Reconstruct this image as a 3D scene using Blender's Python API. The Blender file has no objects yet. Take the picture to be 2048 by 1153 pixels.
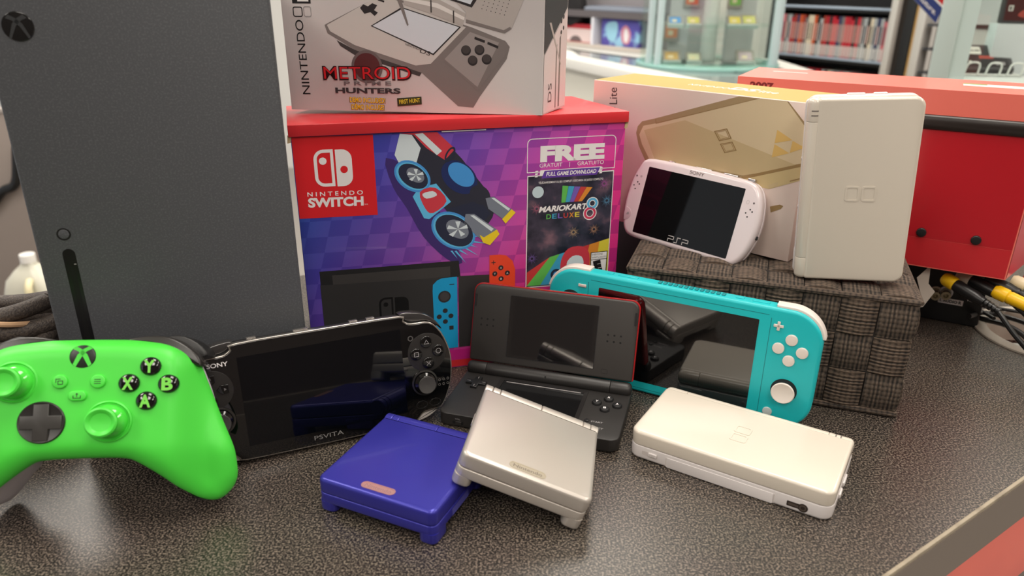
import bpy, math, random
from mathutils import Matrix, Vector
random.seed(7)
sc = bpy.context.scene
COL = sc.collection
R = math.radians
MM = 0.001

# ------------------------------------------------------------------ camera, world, light, exposure
cam_d = bpy.data.cameras.new('camera'); cam = bpy.data.objects.new('camera', cam_d); COL.objects.link(cam)
cam_d.sensor_fit = 'HORIZONTAL'; cam_d.sensor_width = 36; cam_d.lens = 26.37
cam_d.clip_start = 0.01; cam_d.clip_end = 60
cam.matrix_world = Matrix.Translation((0, 0, 0.3062)) @ Matrix.Rotation(R(90 - 22.554), 4, 'X') @ Matrix.Rotation(0.00926, 4, 'Z')
cam_d.dof.use_dof = True; cam_d.dof.focus_distance = 0.56; cam_d.dof.aperture_fstop = 8.0
sc.camera = cam
world = bpy.data.worlds.new('daylight'); sc.world = world; world.use_nodes = True
bg = world.node_tree.nodes['Background']; bg.inputs[0].default_value = (0.93, 0.96, 1.0, 1); bg.inputs[1].default_value = 0.62
sc.view_settings.view_transform = 'Standard'; sc.view_settings.look = 'None'; sc.view_settings.gamma = 1
sc.view_settings.use_curve_mapping = False
sc.view_settings.exposure = 0.0
LAMPS = [  # ceiling panels: x, y (metres), power
    (-1.45, 2.35, 34), (0.25, 2.35, 26), (1.95, 2.35, 26),
    (-1.45, 0.55, 26), (0.25, 0.55, 22), (1.95, 0.55, 24),
    (-1.45, -1.3, 22), (0.25, -1.3, 24), (1.95, -1.3, 22), (1.2, 3.7, 24), (-0.6, 3.7, 24)]  # last two panels added to brighten the back wall
CEIL = 1.75

# ------------------------------------------------------------------ helpers
def lin(c):
    return tuple(((v / 255) / 12.92 if v / 255 <= 0.04045 else ((v / 255 + 0.055) / 1.055) ** 2.4) for v in c) + (1,)

MATS = {}
def pm(name, c, rough=0.5, metal=0.0, spec=0.5, coat=0.0, bump=None, speck=None, alpha=1.0):
    """plastic / paint / card: one principled shader, optional fine grain relief and speckle"""
    if name in MATS: return MATS[name]
    m = bpy.data.materials.new(name); m.use_nodes = True; MATS[name] = m
    nt = m.node_tree; p = nt.nodes['Principled BSDF']
    p.inputs['Base Color'].default_value = lin(c); p.inputs['Roughness'].default_value = rough
    p.inputs['Metallic'].default_value = metal; p.inputs['Specular IOR Level'].default_value = spec
    p.inputs['Coat Weight'].default_value = coat; p.inputs['Coat Roughness'].default_value = 0.06
    p.inputs['Alpha'].default_value = alpha
    if bump or speck:
        tc = nt.nodes.new('ShaderNodeTexCoord')
    if bump:
        n = nt.nodes.new('ShaderNodeTexNoise'); n.inputs['Scale'].default_value = bump[0]; n.inputs['Detail'].default_value = 3
        b = nt.nodes.new('ShaderNodeBump'); b.inputs['Strength'].default_value = bump[1]; b.inputs['Distance'].default_value = bump[2] if len(bump) > 2 else 0.0002
        nt.links.new(tc.outputs['Object'], n.inputs['Vector']); nt.links.new(n.outputs['Fac'], b.inputs['Height']); nt.links.new(b.outputs['Normal'], p.inputs['Normal'])
    if speck:
        n2 = nt.nodes.new('ShaderNodeTexNoise'); n2.inputs['Scale'].default_value = speck[1]; n2.inputs['Detail'].default_value = 2
        r = nt.nodes.new('ShaderNodeValToRGB'); r.color_ramp.elements[0].position = speck[2]; r.color_ramp.elements[1].position = speck[3]
        r.color_ramp.elements[0].color = lin(c); r.color_ramp.elements[1].color = lin(speck[0])
        nt.links.new(tc.outputs['Object'], n2.inputs['Vector']); nt.links.new(n2.outputs['Fac'], r.inputs['Fac']); nt.links.new(r.outputs['Color'], p.inputs['Base Color'])
    return m

def glass_mat(name, tint, refl=0.10, rough=0.0):
    if name in MATS: return MATS[name]
    m = bpy.data.materials.new(name); m.use_nodes = True; MATS[name] = m
    nt = m.node_tree; nt.nodes.clear()
    o = nt.nodes.new('ShaderNodeOutputMaterial'); mx = nt.nodes.new('ShaderNodeMixShader')
    t = nt.nodes.new('ShaderNodeBsdfTransparent'); t.inputs[0].default_value = lin(tint)
    g = nt.nodes.new('ShaderNodeBsdfGlossy'); g.inputs['Roughness'].default_value = rough
    mx.inputs[0].default_value = refl
    nt.links.new(t.outputs[0], mx.inputs[1]); nt.links.new(g.outputs[0], mx.inputs[2]); nt.links.new(mx.outputs[0], o.inputs[0])
    return m

# --- outlines
def rrect(x0, x1, y0, y1, r, n=6):
    rr = r if isinstance(r, (tuple, list)) else (r,) * 4      # bl, br, tr, tl
    pts = []
    for (cx, cy, a0, q) in ((x0, y0, 180, rr[0]), (x1, y0, 270, rr[1]), (x1, y1, 0, rr[2]), (x0, y1, 90, rr[3])):
        ox = cx + q if cx == x0 else cx - q; oy = cy + q if cy == y0 else cy - q
        k = n if q > 0 else 0
        for i in range(k + 1):
            a = R(a0 + 90 * i / max(k, 1)); pts.append((ox + q * math.cos(a), oy + q * math.sin(a)))
    return pts
def circle(cx, cy, r, n=24, ry=None):
    ry = ry or r
    return [(cx + r * math.cos(2 * math.pi * i / n), cy + ry * math.sin(2 * math.pi * i / n)) for i in range(n)]
def area(o):
    return 0.5 * sum(o[i][0] * o[(i + 1) % len(o)][1] - o[(i + 1) % len(o)][0] * o[i][1] for i in range(len(o)))
def ccw(o): return list(o) if area(o) > 0 else list(reversed(o))
def inset(o, d):
    n = len(o); res = []
    for i in range(n):
        a, b, c = Vector(o[i - 1]), Vector(o[i]), Vector(o[(i + 1) % n])
        e1, e2 = b - a, c - b
        if e1.length < 1e-9: e1 = e2
        if e2.length < 1e-9: e2 = e1
        n1 = Vector((-e1.y, e1.x)).normalized(); n2 = Vector((-e2.y, e2.x)).normalized()
        m = n1 + n2
        if m.length < 1e-6: m = n1
        m.normalize(); k = max(m.dot(n1), 0.45)
        res.append((b.x + m.x * d / k, b.y + m.y * d / k))
    return res
def smooth_closed(pts, n=4):
    out = []; L = len(pts)
    for i in range(L):
        p0, p1, p2, p3 = (Vector(pts[(i + k) % L]) for k in (-1, 0, 1, 2))
        for j in range(n):
            t = j / n
            q = 0.5 * ((2 * p1) + (p2 - p0) * t + (2 * p0 - 5 * p1 + 4 * p2 - p3) * t * t + (3 * p1 - p0 - 3 * p2 + p3) * t ** 3)
            out.append(tuple(q))
    return out
def spline(pts, n=8):
    P = [Vector(p) for p in pts]; P = [2 * P[0] - P[1]] + P + [2 * P[-1] - P[-2]]; out = []
    for i in range(1, len(P) - 2):
        p0, p1, p2, p3 = P[i - 1:i + 3]
        for j in range(n):
            t = j / n
            out.append(0.5 * ((2 * p1) + (p2 - p0) * t + (2 * p0 - 5 * p1 + 4 * p2 - p3) * t * t + (3 * p1 - p0 - 3 * p2 + p3) * t ** 3))
    out.append(P[-2]); return out

class MB:
    """collects geometry in millimetres, builds ONE mesh object"""
    def __init__(s): s.v = []; s.f = []; s.M = None
    def add(s, v, f):
        o = len(s.v)
        s.v += [tuple(s.M @ Vector(p)) if s.M else tuple(p) for p in v]; s.f += [tuple(i + o for i in q) for q in f]; return s
    def loft(s, rings, cap0=True, cap1=True):
        n = len(rings[0]); v = [p for r in rings for p in r]; f = []
        for k in range(len(rings) - 1):
            for i in range(n):
                j = (i + 1) % n; f.append((k * n + i, k * n + j, (k + 1) * n + j, (k + 1) * n + i))
        if cap0: f.append(tuple(reversed(range(n))))
        if cap1: f.append(tuple(range((len(rings) - 1) * n, len(rings) * n)))
        return s.add(v, f)
    def slab(s, o, z0, z1, b0=0.0, b1=0.0, seg=3):
        o = ccw(o); rings = []
        if b0:
            for i in range(seg):
                a = R(90 * i / seg); rings.append([(x, y, z0 + b0 * (1 - math.sin(a))) for x, y in inset(o, b0 * (1 - math.cos(a)))])
            rings = [[(x, y, z0 + b0 * (1 - math.cos(R(90 * i / seg)))) for x, y in inset(o, b0 * (1 - math.sin(R(90 * i / seg))))] for i in range(seg + 1)]
        else: rings = [[(x, y, z0) for x, y in o]]
        if b1:
            rings += [[(x, y, z1 - b1 * (1 - math.sin(R(90 * i / seg)))) for x, y in inset(o, b1 * (1 - math.cos(R(90 * i / seg))))] for i in range(seg + 1)]
        else: rings.append([(x, y, z1) for x, y in o])
        return s.loft(rings)
    def box(s, x0, x1, y0, y1, z0, z1, b=0.0, seg=2):
        return s.slab(rrect(x0, x1, y0, y1, b, seg) if b else rrect(x0, x1, y0, y1, 0), z0, z1, b, b, seg)
    def disc(s, cx, cy, r, z0, z1, b=0.0, n=28, ry=None):
        return s.slab(circle(cx, cy, r, n, ry), z0, z1, 0, b)
    def lathe(s, cx, cy, prof, n=28):
        return s.loft([[(cx + r * math.cos(2 * math.pi * i / n), cy + r * math.sin(2 * math.pi * i / n), z) for i in range(n)] for r, z in prof])
    def tube(s, path, r, n=8, caps=True):
        P = [Vector(p) for p in path]; rings = []; up = Vector((0.13, 0.21, 1)).normalized()
        for i, p in enumerate(P):
            t = (P[min(i + 1, len(P) - 1)] - P[max(i - 1, 0)]).normalized()
            a = t.cross(up)
            if a.length < 0.05: a = t.cross(Vector((1, 0.1, 0)))
            a.normalize(); b = a.cross(t).normalized(); up = b if i else up
            rr = r[i] if isinstance(r, (list, tuple)) else r
            rings.append([tuple(p + rr * (math.cos(2 * math.pi * k / n) * a + math.sin(2 * math.pi * k / n) * b)) for k in range(n)])
        return s.loft(rings, caps, caps)
    def poly(s, pts, z=0.0):
        pts = ccw(pts); return s.add([(x, y, z) for x, y in pts], [tuple(range(len(pts)))])
    def ring(s, outer, inner, z0, z1):
        n = len(outer)
        a = [(x, y, z) for z in (z0, z1) for x, y in outer]; b = [(x, y, z) for z in (z0, z1) for x, y in inner]; f = []
        for i in range(n):
            j = (i + 1) % n
            f += [(i, j, n + j, n + i), (2 * n + j, 2 * n + i, 3 * n + i, 3 * n + j), (n + i, n + j, 3 * n + j, 3 * n + i), (j, i, 2 * n + i, 2 * n + j)]
        return s.add(a + b, f)
    def build(s, name, mat, parent=None, smooth=34, loc=None):
        me = bpy.data.meshes.new(name); me.from_pydata([(x * MM, y * MM, z * MM) for x, y, z in s.v], [], s.f)
        me.materials.append(mat)
        if smooth:
            me.polygons.foreach_set('use_smooth', [True] * len(me.polygons)); me.set_sharp_from_angle(angle=R(smooth))
        me.update()
        o = bpy.data.objects.new(name, me); COL.objects.link(o)
        if parent: o.parent = parent
        if loc: o.location = [c * MM for c in loc]
        return o

def tag(o, label, cat, group=None):
    o['label'] = label; o['category'] = cat
    if group: o['group'] = group
    return o
def thing(name, label, cat, pos=(0, 0, 0), rot=(0, 0, 0), group=None, scale=1):
    o = bpy.data.objects.new(name, None); COL.objects.link(o); o.empty_display_size = 0.02
    o.location = [c * MM for c in pos]; o.rotation_euler = [R(a) for a in rot]; o.scale = scale if isinstance(scale, tuple) else (scale,) * 3
    return tag(o, label, cat, group)
def struct(o): o['kind'] = 'structure'; return o

_txt = {}
def text_geo(body, bold, shear):
    k = (body, bold, shear)
    if k not in _txt:
        cu = bpy.data.curves.new('lettering', 'FONT'); cu.body = body; cu.size = 1; cu.offset = bold; cu.shear = shear; cu.resolution_u = 4
        ob = bpy.data.objects.new('lettering', cu); COL.objects.link(ob)
        dg = bpy.context.evaluated_depsgraph_get(); me = bpy.data.meshes.new_from_object(ob.evaluated_get(dg))
        v = [tuple(p.co) for p in me.vertices]; f = [tuple(p.vertices) for p in me.polygons]
        bpy.data.objects.remove(ob); bpy.data.curves.remove(cu); bpy.data.meshes.remove(me)
        x0 = min(p[0] for p in v); x1 = max(p[0] for p in v)
        _txt[k] = (v, f, x0, x1)
    return _txt[k]
def text(body, mat, parent, p0, p1, h, z=0.2, bold=0.0, shear=0.0, M=None, name='lettering', cap=0.729):
    """flat lettering: baseline from p0 to p1, capitals h high (mm, in the parent's face plane)"""
    v, f, x0, x1 = text_geo(body, bold, shear)
    a = Vector(p0); b = Vector(p1); u = (b - a) / (x1 - x0); w = Vector((-(b - a).y, (b - a).x)).normalized() * (h / cap)
    mb = MB(); mb.M = M
    mb.add([((a + u * (p[0] - x0) + w * p[1]).x, (a + u * (p[0] - x0) + w * p[1]).y, z) for p in v], f)
    return mb.build(name, mat, parent, smooth=0)
def decal(pts, mat, parent, z=0.1, name='printed_panel', M=None):
    mb = MB(); mb.M = M; mb.poly(pts, z); return mb.build(name, mat, parent, smooth=0)
def dots(cs, r, mat, parent, z=0.1, name='printed_dot', n=16, M=None):
    mb = MB(); mb.M = M
    for c in cs: mb.poly(circle(c[0], c[1], r, n), z)
    return mb.build(name, mat, parent, smooth=0)
def lerp(a, b, t): return (a[0] + (b[0] - a[0]) * t, a[1] + (b[1] - a[1]) * t)

# shared plain materials
BLACKP = pm('black plastic', (26, 26, 27), 0.42)
BLACKG = pm('black gloss plastic', (12, 12, 13), 0.08, coat=0.5)
INKK = pm('black ink', (22, 20, 22), 0.5)
INKW = pm('white ink', (240, 236, 236), 0.5)
INKY = pm('yellow ink', (240, 200, 30), 0.5)
INKGREY = pm('grey ink', (150, 146, 146), 0.5)
CHROME = pm('bright metal', (210, 208, 205), 0.18, metal=1.0)

# ------------------------------------------------------------------ the setting: room
def room():
    fl = MB(); fl.box(-3800, 4200, -2600, 5200, -960, -950); struct(fl.build('floor', pm('shop floor', (150, 145, 140), 0.35, bump=(30, .1)), smooth=0))
    ce = MB(); ce.box(-3800, 4200, -2600, 5200, CEIL * 1000 + 20, CEIL * 1000 + 40); struct(ce.build('ceiling', pm('ceiling tile', (225, 220, 212), 0.9, bump=(60, .2)), smooth=0))
    wb = MB(); wb.box(-3800, 4200, 5200, 5300, -950, CEIL * 1000 + 20); struct(wb.build('wall_back', pm('pale shop wall', (225, 224, 220), 0.8, bump=(40, .1)), smooth=0))
    wr = MB(); wr.box(4200, 4300, -2600, 5300, -950, CEIL * 1000 + 20); struct(wr.build('wall_right', pm('warm shop wall', (205, 190, 180), 0.8, bump=(40, .1)), smooth=0))
    wf = MB(); wf.box(-3800, 4200, -2700, -2600, -950, CEIL * 1000 + 20); struct(wf.build('wall_front', pm('dark slat wall', (92, 82, 78), 0.8, bump=(40, .1)), smooth=0))
    for i, (x, y, e) in enumerate(LAMPS):
        t = thing('ceiling_light', 'flat white light panel set in the shop ceiling', 'light', (x * 1000, y * 1000, CEIL * 1000), group='ceiling light panels')
        f = MB(); f.ring(rrect(-320, 320, -620, 620, 0), rrect(-285, 285, -585, 585, 0), -18, 20); f.build('frame', pm('white metal frame', (230, 230, 228), 0.5), t)
        l = bpy.data.lights.new('lamp', 'AREA'); l.shape = 'RECTANGLE'; l.size = 0.57; l.size_y = 1.17; l.energy = e; l.color = (1.0, 0.93, 0.84)
        lo = bpy.data.objects.new('lamp', l); COL.objects.link(lo); lo.parent = t; lo.location = (0, 0, -0.004)
room()

# ------------------------------------------------------------------ the counter
def counter():
    # 610 mm deep top with a diagonal front edge
    d = Vector((0.8283, 0.5603)); e = Vector((213.1, 327.5)); nrm = Vector((d.y, -d.x))   # nrm points to the customer side
    gc = (503.0, 633.0); gr = 53.0
    m = bpy.data.materials.new('speckled laminate'); m.use_nodes = True; nt = m.node_tree; p = nt.nodes['Principled BSDF']
    tc = nt.nodes.new('ShaderNodeTexCoord')
    n1 = nt.nodes.new('ShaderNodeTexNoise'); n1.inputs['Scale'].default_value = 780; n1.inputs['Detail'].default_value = 4; n1.inputs['Roughness'].default_value = .65
    n2 = nt.nodes.new('ShaderNodeTexNoise'); n2.inputs['Scale'].default_value = 14; n2.inputs['Detail'].default_value = 4
    rp = nt.nodes.new('ShaderNodeValToRGB'); cr = rp.color_ramp
    cr.elements[0].position = .41; cr.elements[0].color = lin((18, 16, 15)); cr.elements[1].position = .60; cr.elements[1].color = lin((126, 114, 102))
    k = cr.elements.new(.5); k.color = lin((52, 47, 43))
    mx = nt.nodes.new('ShaderNodeMix'); mx.data_type = 'RGBA'; mx.blend_type = 'MULTIPLY'; mx.inputs['Factor'].default_value = .15
    bm = nt.nodes.new('ShaderNodeBump'); bm.inputs['Strength'].default_value = .3; bm.inputs['Distance'].default_value = .00018
    for n in (n1, n2): nt.links.new(tc.outputs['Object'], n.inputs['Vector'])
    nt.links.new(n1.outputs['Fac'], rp.inputs['Fac']); nt.links.new(rp.outputs['Color'], mx.inputs['A']); nt.links.new(n2.outputs['Color'], mx.inputs['B'])
    nt.links.new(mx.outputs['Result'], p.inputs['Base Color']); nt.links.new(n1.outputs['Fac'], bm.inputs['Height']); nt.links.new(bm.outputs['Normal'], p.inputs['Normal'])
    p.inputs['Roughness'].default_value = .31; p.inputs['Specular IOR Level'].default_value = .42
    t = thing('shop_counter', 'dark speckled laminate counter with pale edge and red front panel', 'counter', (0, 0, 0))
    mb = MB()
    # ring + outer frame: square patch around the hole, rest as plain quads
    s = 80; hole = circle(gc[0], gc[1], gr, 32); sq = []
    for i in range(32):
        an = 2 * math.pi * i / 32; c, sn = math.cos(an), math.sin(an); q = s / max(abs(c), abs(sn)); sq.append((gc[0] + c * q, gc[1] + sn * q))
    mb.ring(sq, hole, -34, 0)
    x0, x1, y0, y1 = gc[0] - s, gc[0] + s, gc[1] - s, gc[1] + s
    def yedge(x): return e.y + (x - e.x) * d.y / d.x
    xl, xr = -900, 690
    def yback(x): return yedge(x) + 741
    mb.slab([(xl, yback(xl)), (xl, yedge(xl)), (x0, yedge(x0)), (x0, yback(x0))], -34, 0)
    mb.slab([(x0, yedge(x0)), (x1, yedge(x1)), (x1, y0), (x0, y0)], -34, 0)
    mb.slab([(x0, y1), (x1, y1), (x1, yback(x1)), (x0, yback(x0))], -34, 0)
    mb.slab([(x1, yedge(x1)), (xr, yedge(xr)), (xr, yback(xr)), (x1, yback(x1))], -34, 0)
    mb.build('worktop', m, t, smooth=0)
    def strip(o0, o1, z0, z1, name, mat, b=0):
        q = [e - d * 1200 + nrm * o0, e + d * 575 + nrm * o0, e + d * 575 + nrm * o1, e - d * 1200 + nrm * o1]
        w = MB(); w.slab([tuple(v) for v in q], z0, z1, b, b); return w.build(name, mat, t)
    strip(-1.0, 1.5, -3, .4, 'edge_trim', pm('worn pale edge', (158, 147, 128), .5, speck=((132, 122, 106), 70, .5, .7)), .7)
    strip(0, 1.6, -40, -3, 'edge_band', pm('taupe edge band', (122, 112, 103), .5))
    strip(-16, 0.5, -112, -40, 'front_panel', pm('coral red laminate', (244, 108, 92), .35, speck=((230, 96, 84), 6, .45, .6)))
    strip(-20, -14, -950, -112, 'lower_panel', pm('grey laminate', (120, 112, 106), .5))
    g = thing('cable_grommet', 'pale grey ring around the cable hole in the counter', 'grommet', (gc[0], gc[1], 0))
    w = MB(); n = 40
    w.loft([[(r * math.cos(2 * math.pi * i / n), r * math.sin(2 * math.pi * i / n), z) for i in range(n)] for r, z in ((63, .1), (63, 1.6), (61.5, 2.6), (52.5, 2.6), (51.5, 1.8), (51.5, -30), (52.8, -30))], False, False)
    w.build('ring', pm('pale grey plastic', (172, 164, 152), .4), g)
counter()

# ------------------------------------------------------------------ console tower
def console_tower():
    t = thing('console_tower', 'tall matte black game console tower behind the green controller', 'console', (-287.8, 426.6, 0), (90, 0, 18))
    body = pm('matte charcoal plastic', (78, 80, 84), .48, bump=(2500, .08), speck=((92, 94, 98), 900, .5, .7))
    b = MB(); b.slab(rrect(0, 151, 3, 301, 2.2, 3), -151, 0, 1.4, 1.4); b.build('body', body, t)
    f = MB(); f.slab(rrect(10, 141, 0, 3.5, .5, 2), -140, -10); f.build('foot', BLACKP, t)
    # top grille
    g = MB(); g.M = Matrix.Translation((75.5, 301, -75.5)) @ Matrix.Rotation(R(-90), 4, 'X')
    for i in range(-6, 7):
        for j in range(-6, 7):
            if i * i + j * j < 40: g.disc(i * 10.5, j * 10.5, 3.6, 0.02, 0.2, n=10)
    o = g.build('vent_holes', pm('vent black', (8, 8, 8), .8), t); o['kind'] = 'stuff'
    pb = MB(); pb.disc(17.6, 278.8, 7.9, -.5, .5, .5, 36); po = pb.build('power_button', pm('power button gloss', (20, 21, 22), .15, coat=.4), t)
    xm = pm('power mark', (58, 60, 62), .35)
    w = MB()
    for s_ in (1, -1):
        w.poly([(17.6 + s_ * x, 278.8 + y) for x, y in ((-5.2, -5.6), (-4.2, -6.3), (-.9, .2), (2.2, 3.2), (5.2, 4.4), (3.6, 6.2), (.4, 4.4), (-2.4, 1.6))], .56)
    w.build('logo', xm, po)
    br = MB(); br.ring(circle(16.4, 159.5, 3.9, 28), circle(16.4, 159.5, 3.0, 28), -.3, .12); br.build('button_ring', BLACKP, t)
    bb = MB(); bb.disc(16.4, 159.5, 2.95, -.6, .25, .3); bb.build('eject_button', body, t)
    sl = MB(); sl.slab(rrect(13.2, 20.2, 30, 150, 3.45, 8), -.3, .08); so = sl.build('disc_slot', pm('slot black', (14, 14, 15), .35), t)
    s2 = MB(); s2.slab(rrect(15.2, 18.4, 33, 138, 1.5, 5), 0, .12); s2.build('slot_opening', pm('slot deep', (4, 4, 4), .5), so)
    s3 = MB(); s3.box(18.3, 19.6, 139.6, 140.2, 0, .16); s3.build('slot_notch', INKGREY, so)
console_tower()

# ------------------------------------------------------------------ green controller
def controller():
    t = thing('game_controller', 'bright green wireless gamepad leaning on the black console tower', 'controller', (-246.0, 366.0, 73.0), (60.5, 2.6, 8), scale=(1.032, 0.955, 1.0))
    green = pm('bright green plastic', (74, 214, 66), .42, bump=(3000, .04))
    greeng = pm('glossy green plastic', (78, 220, 70), .1, coat=.6)
    white = pm('robot white plastic', (205, 200, 206), .45)
    blk = pm('controller black', (32, 32, 32), .4)
    top = [(0, 45.8), (12, 45.7), (23.6, 45.3), (38.3, 43.1), (46, 40.4), (51.6, 36.6), (57.6, 31.3), (59.6, 27.5), (61.3, 21.9), (65.4, 9.9), (71, -5.5), (77.4, -22), (79, -31), (79.5, -39)]
    bot = [(0, -26.1), (12, -26.3), (22, -27), (28, -29.4), (40.3, -38.5), (53.4, -49.8), (59.5, -54.6), (65, -56.6), (70.6, -55.4), (76, -50), (78.8, -44), (79.5, -39)]
    def itp(tab, x):
        for (xa, ya), (xb, yb) in zip(tab, tab[1:]):
            if x <= xb: return ya + (yb - ya) * (x - xa) / (xb - xa)
        return tab[-1][1]
    half = spline([(x, y) for x, y in top], 5) ; hb = spline(bot, 5)
    topS = [(p.x, p.y) for p in half]; botS = [(p.x, p.y) for p in hb]
    outline = [(-x, y) for x, y in reversed(topS)] + topS[1:] + list(reversed(botS))[1:] + [(-x, y) for x, y in botS][1:-1]
    P = outline
    segs = [(P[i], P[(i + 1) % len(P)]) for i in range(len(P))]
    def dist(x, y):
        best = 1e9
        for (ax, ay), (bx, by) in segs:
            dx, dy = bx - ax, by - ay; L = dx * dx + dy * dy
            q = 0 if L < 1e-9 else max(0, min(1, ((x - ax) * dx + (y - ay) * dy) / L))
            best = min(best, (ax + dx * q - x) ** 2 + (ay + dy * q - y) ** 2)
        return math.sqrt(best)
    xs = [79.5 * math.sin(math.pi / 2 * i / 44) for i in range(-44, 45)]; NV = 34
    def ss(a, b, x): q = max(0, min(1, (x - a) / (b - a))); return q * q * (3 - 2 * q)
    def grid(zf):
        v = []; f = []
        for x in xs:
            tp, bt = itp(topS, abs(x)), itp(botS, abs(x))
            for j in range(NV + 1):
                w = 0.5 - 0.5 * math.cos(math.pi * j / NV); y = bt + (tp - bt) * w
                d = 0 if j in (0, NV) else dist(x, y)
                v.append((x, y, zf(x, y, d)))
        for i in range(len(xs) - 1):
            for j in range(NV):
                a = i * (NV + 1) + j; f.append((a, a + NV + 1, a + NV + 2, a + 1))
        return v, f
    def front(x, y, d):
        q = min(d / 11, 1); z = 8.5 * math.sqrt(max(0, 1 - (1 - q) ** 2))
        return z - 10 - 6.5 * ss(-18, -52, y) - 13 * ss(46, 66, abs(x)) - 3 * ss(40, 46, y) + 1.5 * (1 - ss(0, 40, abs(x)))
    def back(x, y, d):
        T = 15 + 15 * ss(22, 44, abs(x)) * ss(20, -20, y) + 4 * ss(-40, 30, y)
        q = min(d / (13 - 3 * ss(30, 50, abs(x))), 1); z = -T * math.sqrt(max(0, 1 - (1 - q) ** 2))
        return z - 10.05 - 6.5 * ss(-18, -52, y) - 13 * ss(46, 66, abs(x)) - 3 * ss(40, 46, y) + 1.5 * (1 - ss(0, 40, abs(x)))
    v, f = grid(front); m = MB(); m.add(v, f); m.build('front_shell', green, t, smooth=60)
    v, f = grid(back); v = [(x - math.copysign(9, x) * min(1, max(0, (-z - 20) / 22)) * ss(22, 44, abs(x)) * ss(20, -20, y), y - 0 * min(1, max(0, (-z - 20) / 22)) * ss(22, 44, abs(x)) * ss(20, -20, y), z) for x, y, z in v]; m = MB(); m.add(v, [tuple(reversed(q)) for q in f]); m.build('back_shell', white, t, smooth=60)
    def zl(x, y): return front(x, y, dist(x, y)) + .1
    # bumpers and triggers
    for s in (-1, 1):
        m = MB(); pts = [(s * x, y) for x, y in ((18, 45.6), (30, 47.8), (42, 47), (52, 41.5), (59, 34.5), (60.5, 28.5), (56, 30), (46, 38), (32, 43), (18, 44))]
        m.slab(smooth_closed(pts, 3), -24, -11.5, 1, 1.5); m.build('bumper', pm('bumper black', (44, 42, 40), .3), t)
        m = MB(); pts = [(s * x, y) for x, y in ((34, 46), (44, 49), (55, 44), (61, 36), (52, 34), (38, 40))]
        m.slab(smooth_closed(pts, 3), -48, -24, 3, 1); m.build('trigger', blk, t)
    # home button
    Z = zl(.3, 35) + .2; m = MB(); m.disc(0.3, 35, 7.0, Z - 3, Z - .1, .6, 36); hb_ = m.build('home_button', pm('home black', (30, 36, 30), .3), t)
    m = MB()
    for s in (1, -1):
        m.poly([(0.3 + s * x, 35 + y) for x, y in ((-4.9, -4.6), (-3.3, -6.0), (-.4, -.2), (2.2, 3.2), (5.4, 4.9), (3.4, 6.3), (.2, 4.4), (-2.6, 1.2))], Z)
    m.build('logo', green, hb_)
    for (x, y, w, h, nm) in ((-10.6, 20.2, 4.1, 4.1, 'view_button'), (9.1, 20, 4.1, 4.1, 'menu_button'), (-1.2, 11.6, 4.8, 3.0, 'share_button')):
        Z = zl(x, y); m = MB(); m.slab(rrect(x - w, x + w, y - h, y + h, min(w, h) * .98, 7), Z - 1, Z + 1.3, 0, .7); o = m.build(nm, green, t)
        m = MB(); z = Z + 1.4
        if nm[0] == 'm':
            for k in (-1.2, 0, 1.2): m.poly(rrect(x - 1.7, x + 1.7, y + k - .2, y + k + .2, 0), z)
        elif nm[0] == 'v':
            m.ring(rrect(x - .9, x + 1.9, y - 1.7, y + .7, 0), rrect(x - .5, x + 1.5, y - 1.3, y + .3, 0), z - .01, z)
            m.poly(rrect(x - 2, x - 1.6, y - .6, y + 1.8, 0), z); m.poly(rrect(x - 2, x + .6, y + 1.4, y + 1.8, 0), z)
        else:
            m.poly(rrect(x - 2.1, x + 2.1, y - 1.5, y - 1.1, 0), z); m.poly(rrect(x - 2.1, x - 1.7, y - 1.5, y + .2, 0), z); m.poly(rrect(x + 1.7, x + 2.1, y - 1.5, y + .2, 0), z)
            m.poly(rrect(x - .2, x + .2, y - .6, y + 1.2, 0), z); m.poly([(x - .8, y + .9), (x + .8, y + .9), (x, y + 1.8)], z)
        m.build('symbol', INKK, o, smooth=0)
    for ch, x, y in (('X', 25, 18.6), ('Y', 36, 28.6), ('B', 45.8, 17.8), ('A', 34.4, 7.8)):
        Z = zl(x, y); m = MB(); m.lathe(x, y, [(5.7, Z - 1.5), (5.7, Z + .2), (5.4, Z + 1.2), (4.4, Z + 2.1), (2.5, Z + 2.6), (.5, Z + 2.8)]); o = m.build('face_button', BLACKG, t)
        text(ch, pm('letter green', (120, 214, 80), .4), o, (x - 3.0, y - 3.6), (x + 3.0, y - 3.6), 7.4, Z + 2.9, bold=.04)
    # d-pad
    Z = zl(-19.2, -3.6); m = MB(); m.lathe(-19.2, -3.6, [(12.4, Z - 1.5), (12.4, Z + .8), (11.8, Z + 1.5), (9, Z + .9), (2, Z + .3)], 40); dp = m.build('directional_pad', pm('pad black', (38, 36, 35), .35), t)
    m = MB(); m.slab([(-19.2 + x, -3.6 + y) for x, y in ((-4, 4), (-10.8, 4), (-10.8, -4), (-4, -4), (-4, -10.8), (4, -10.8), (4, -4), (10.8, -4), (10.8, 4), (4, 4), (4, 10.8), (-4, 10.8))], Z + .3, Z + 1.9, 0, .4); m.build('pad_cross', pm('pad grey', (56, 54, 52), .35), dp)
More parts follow.
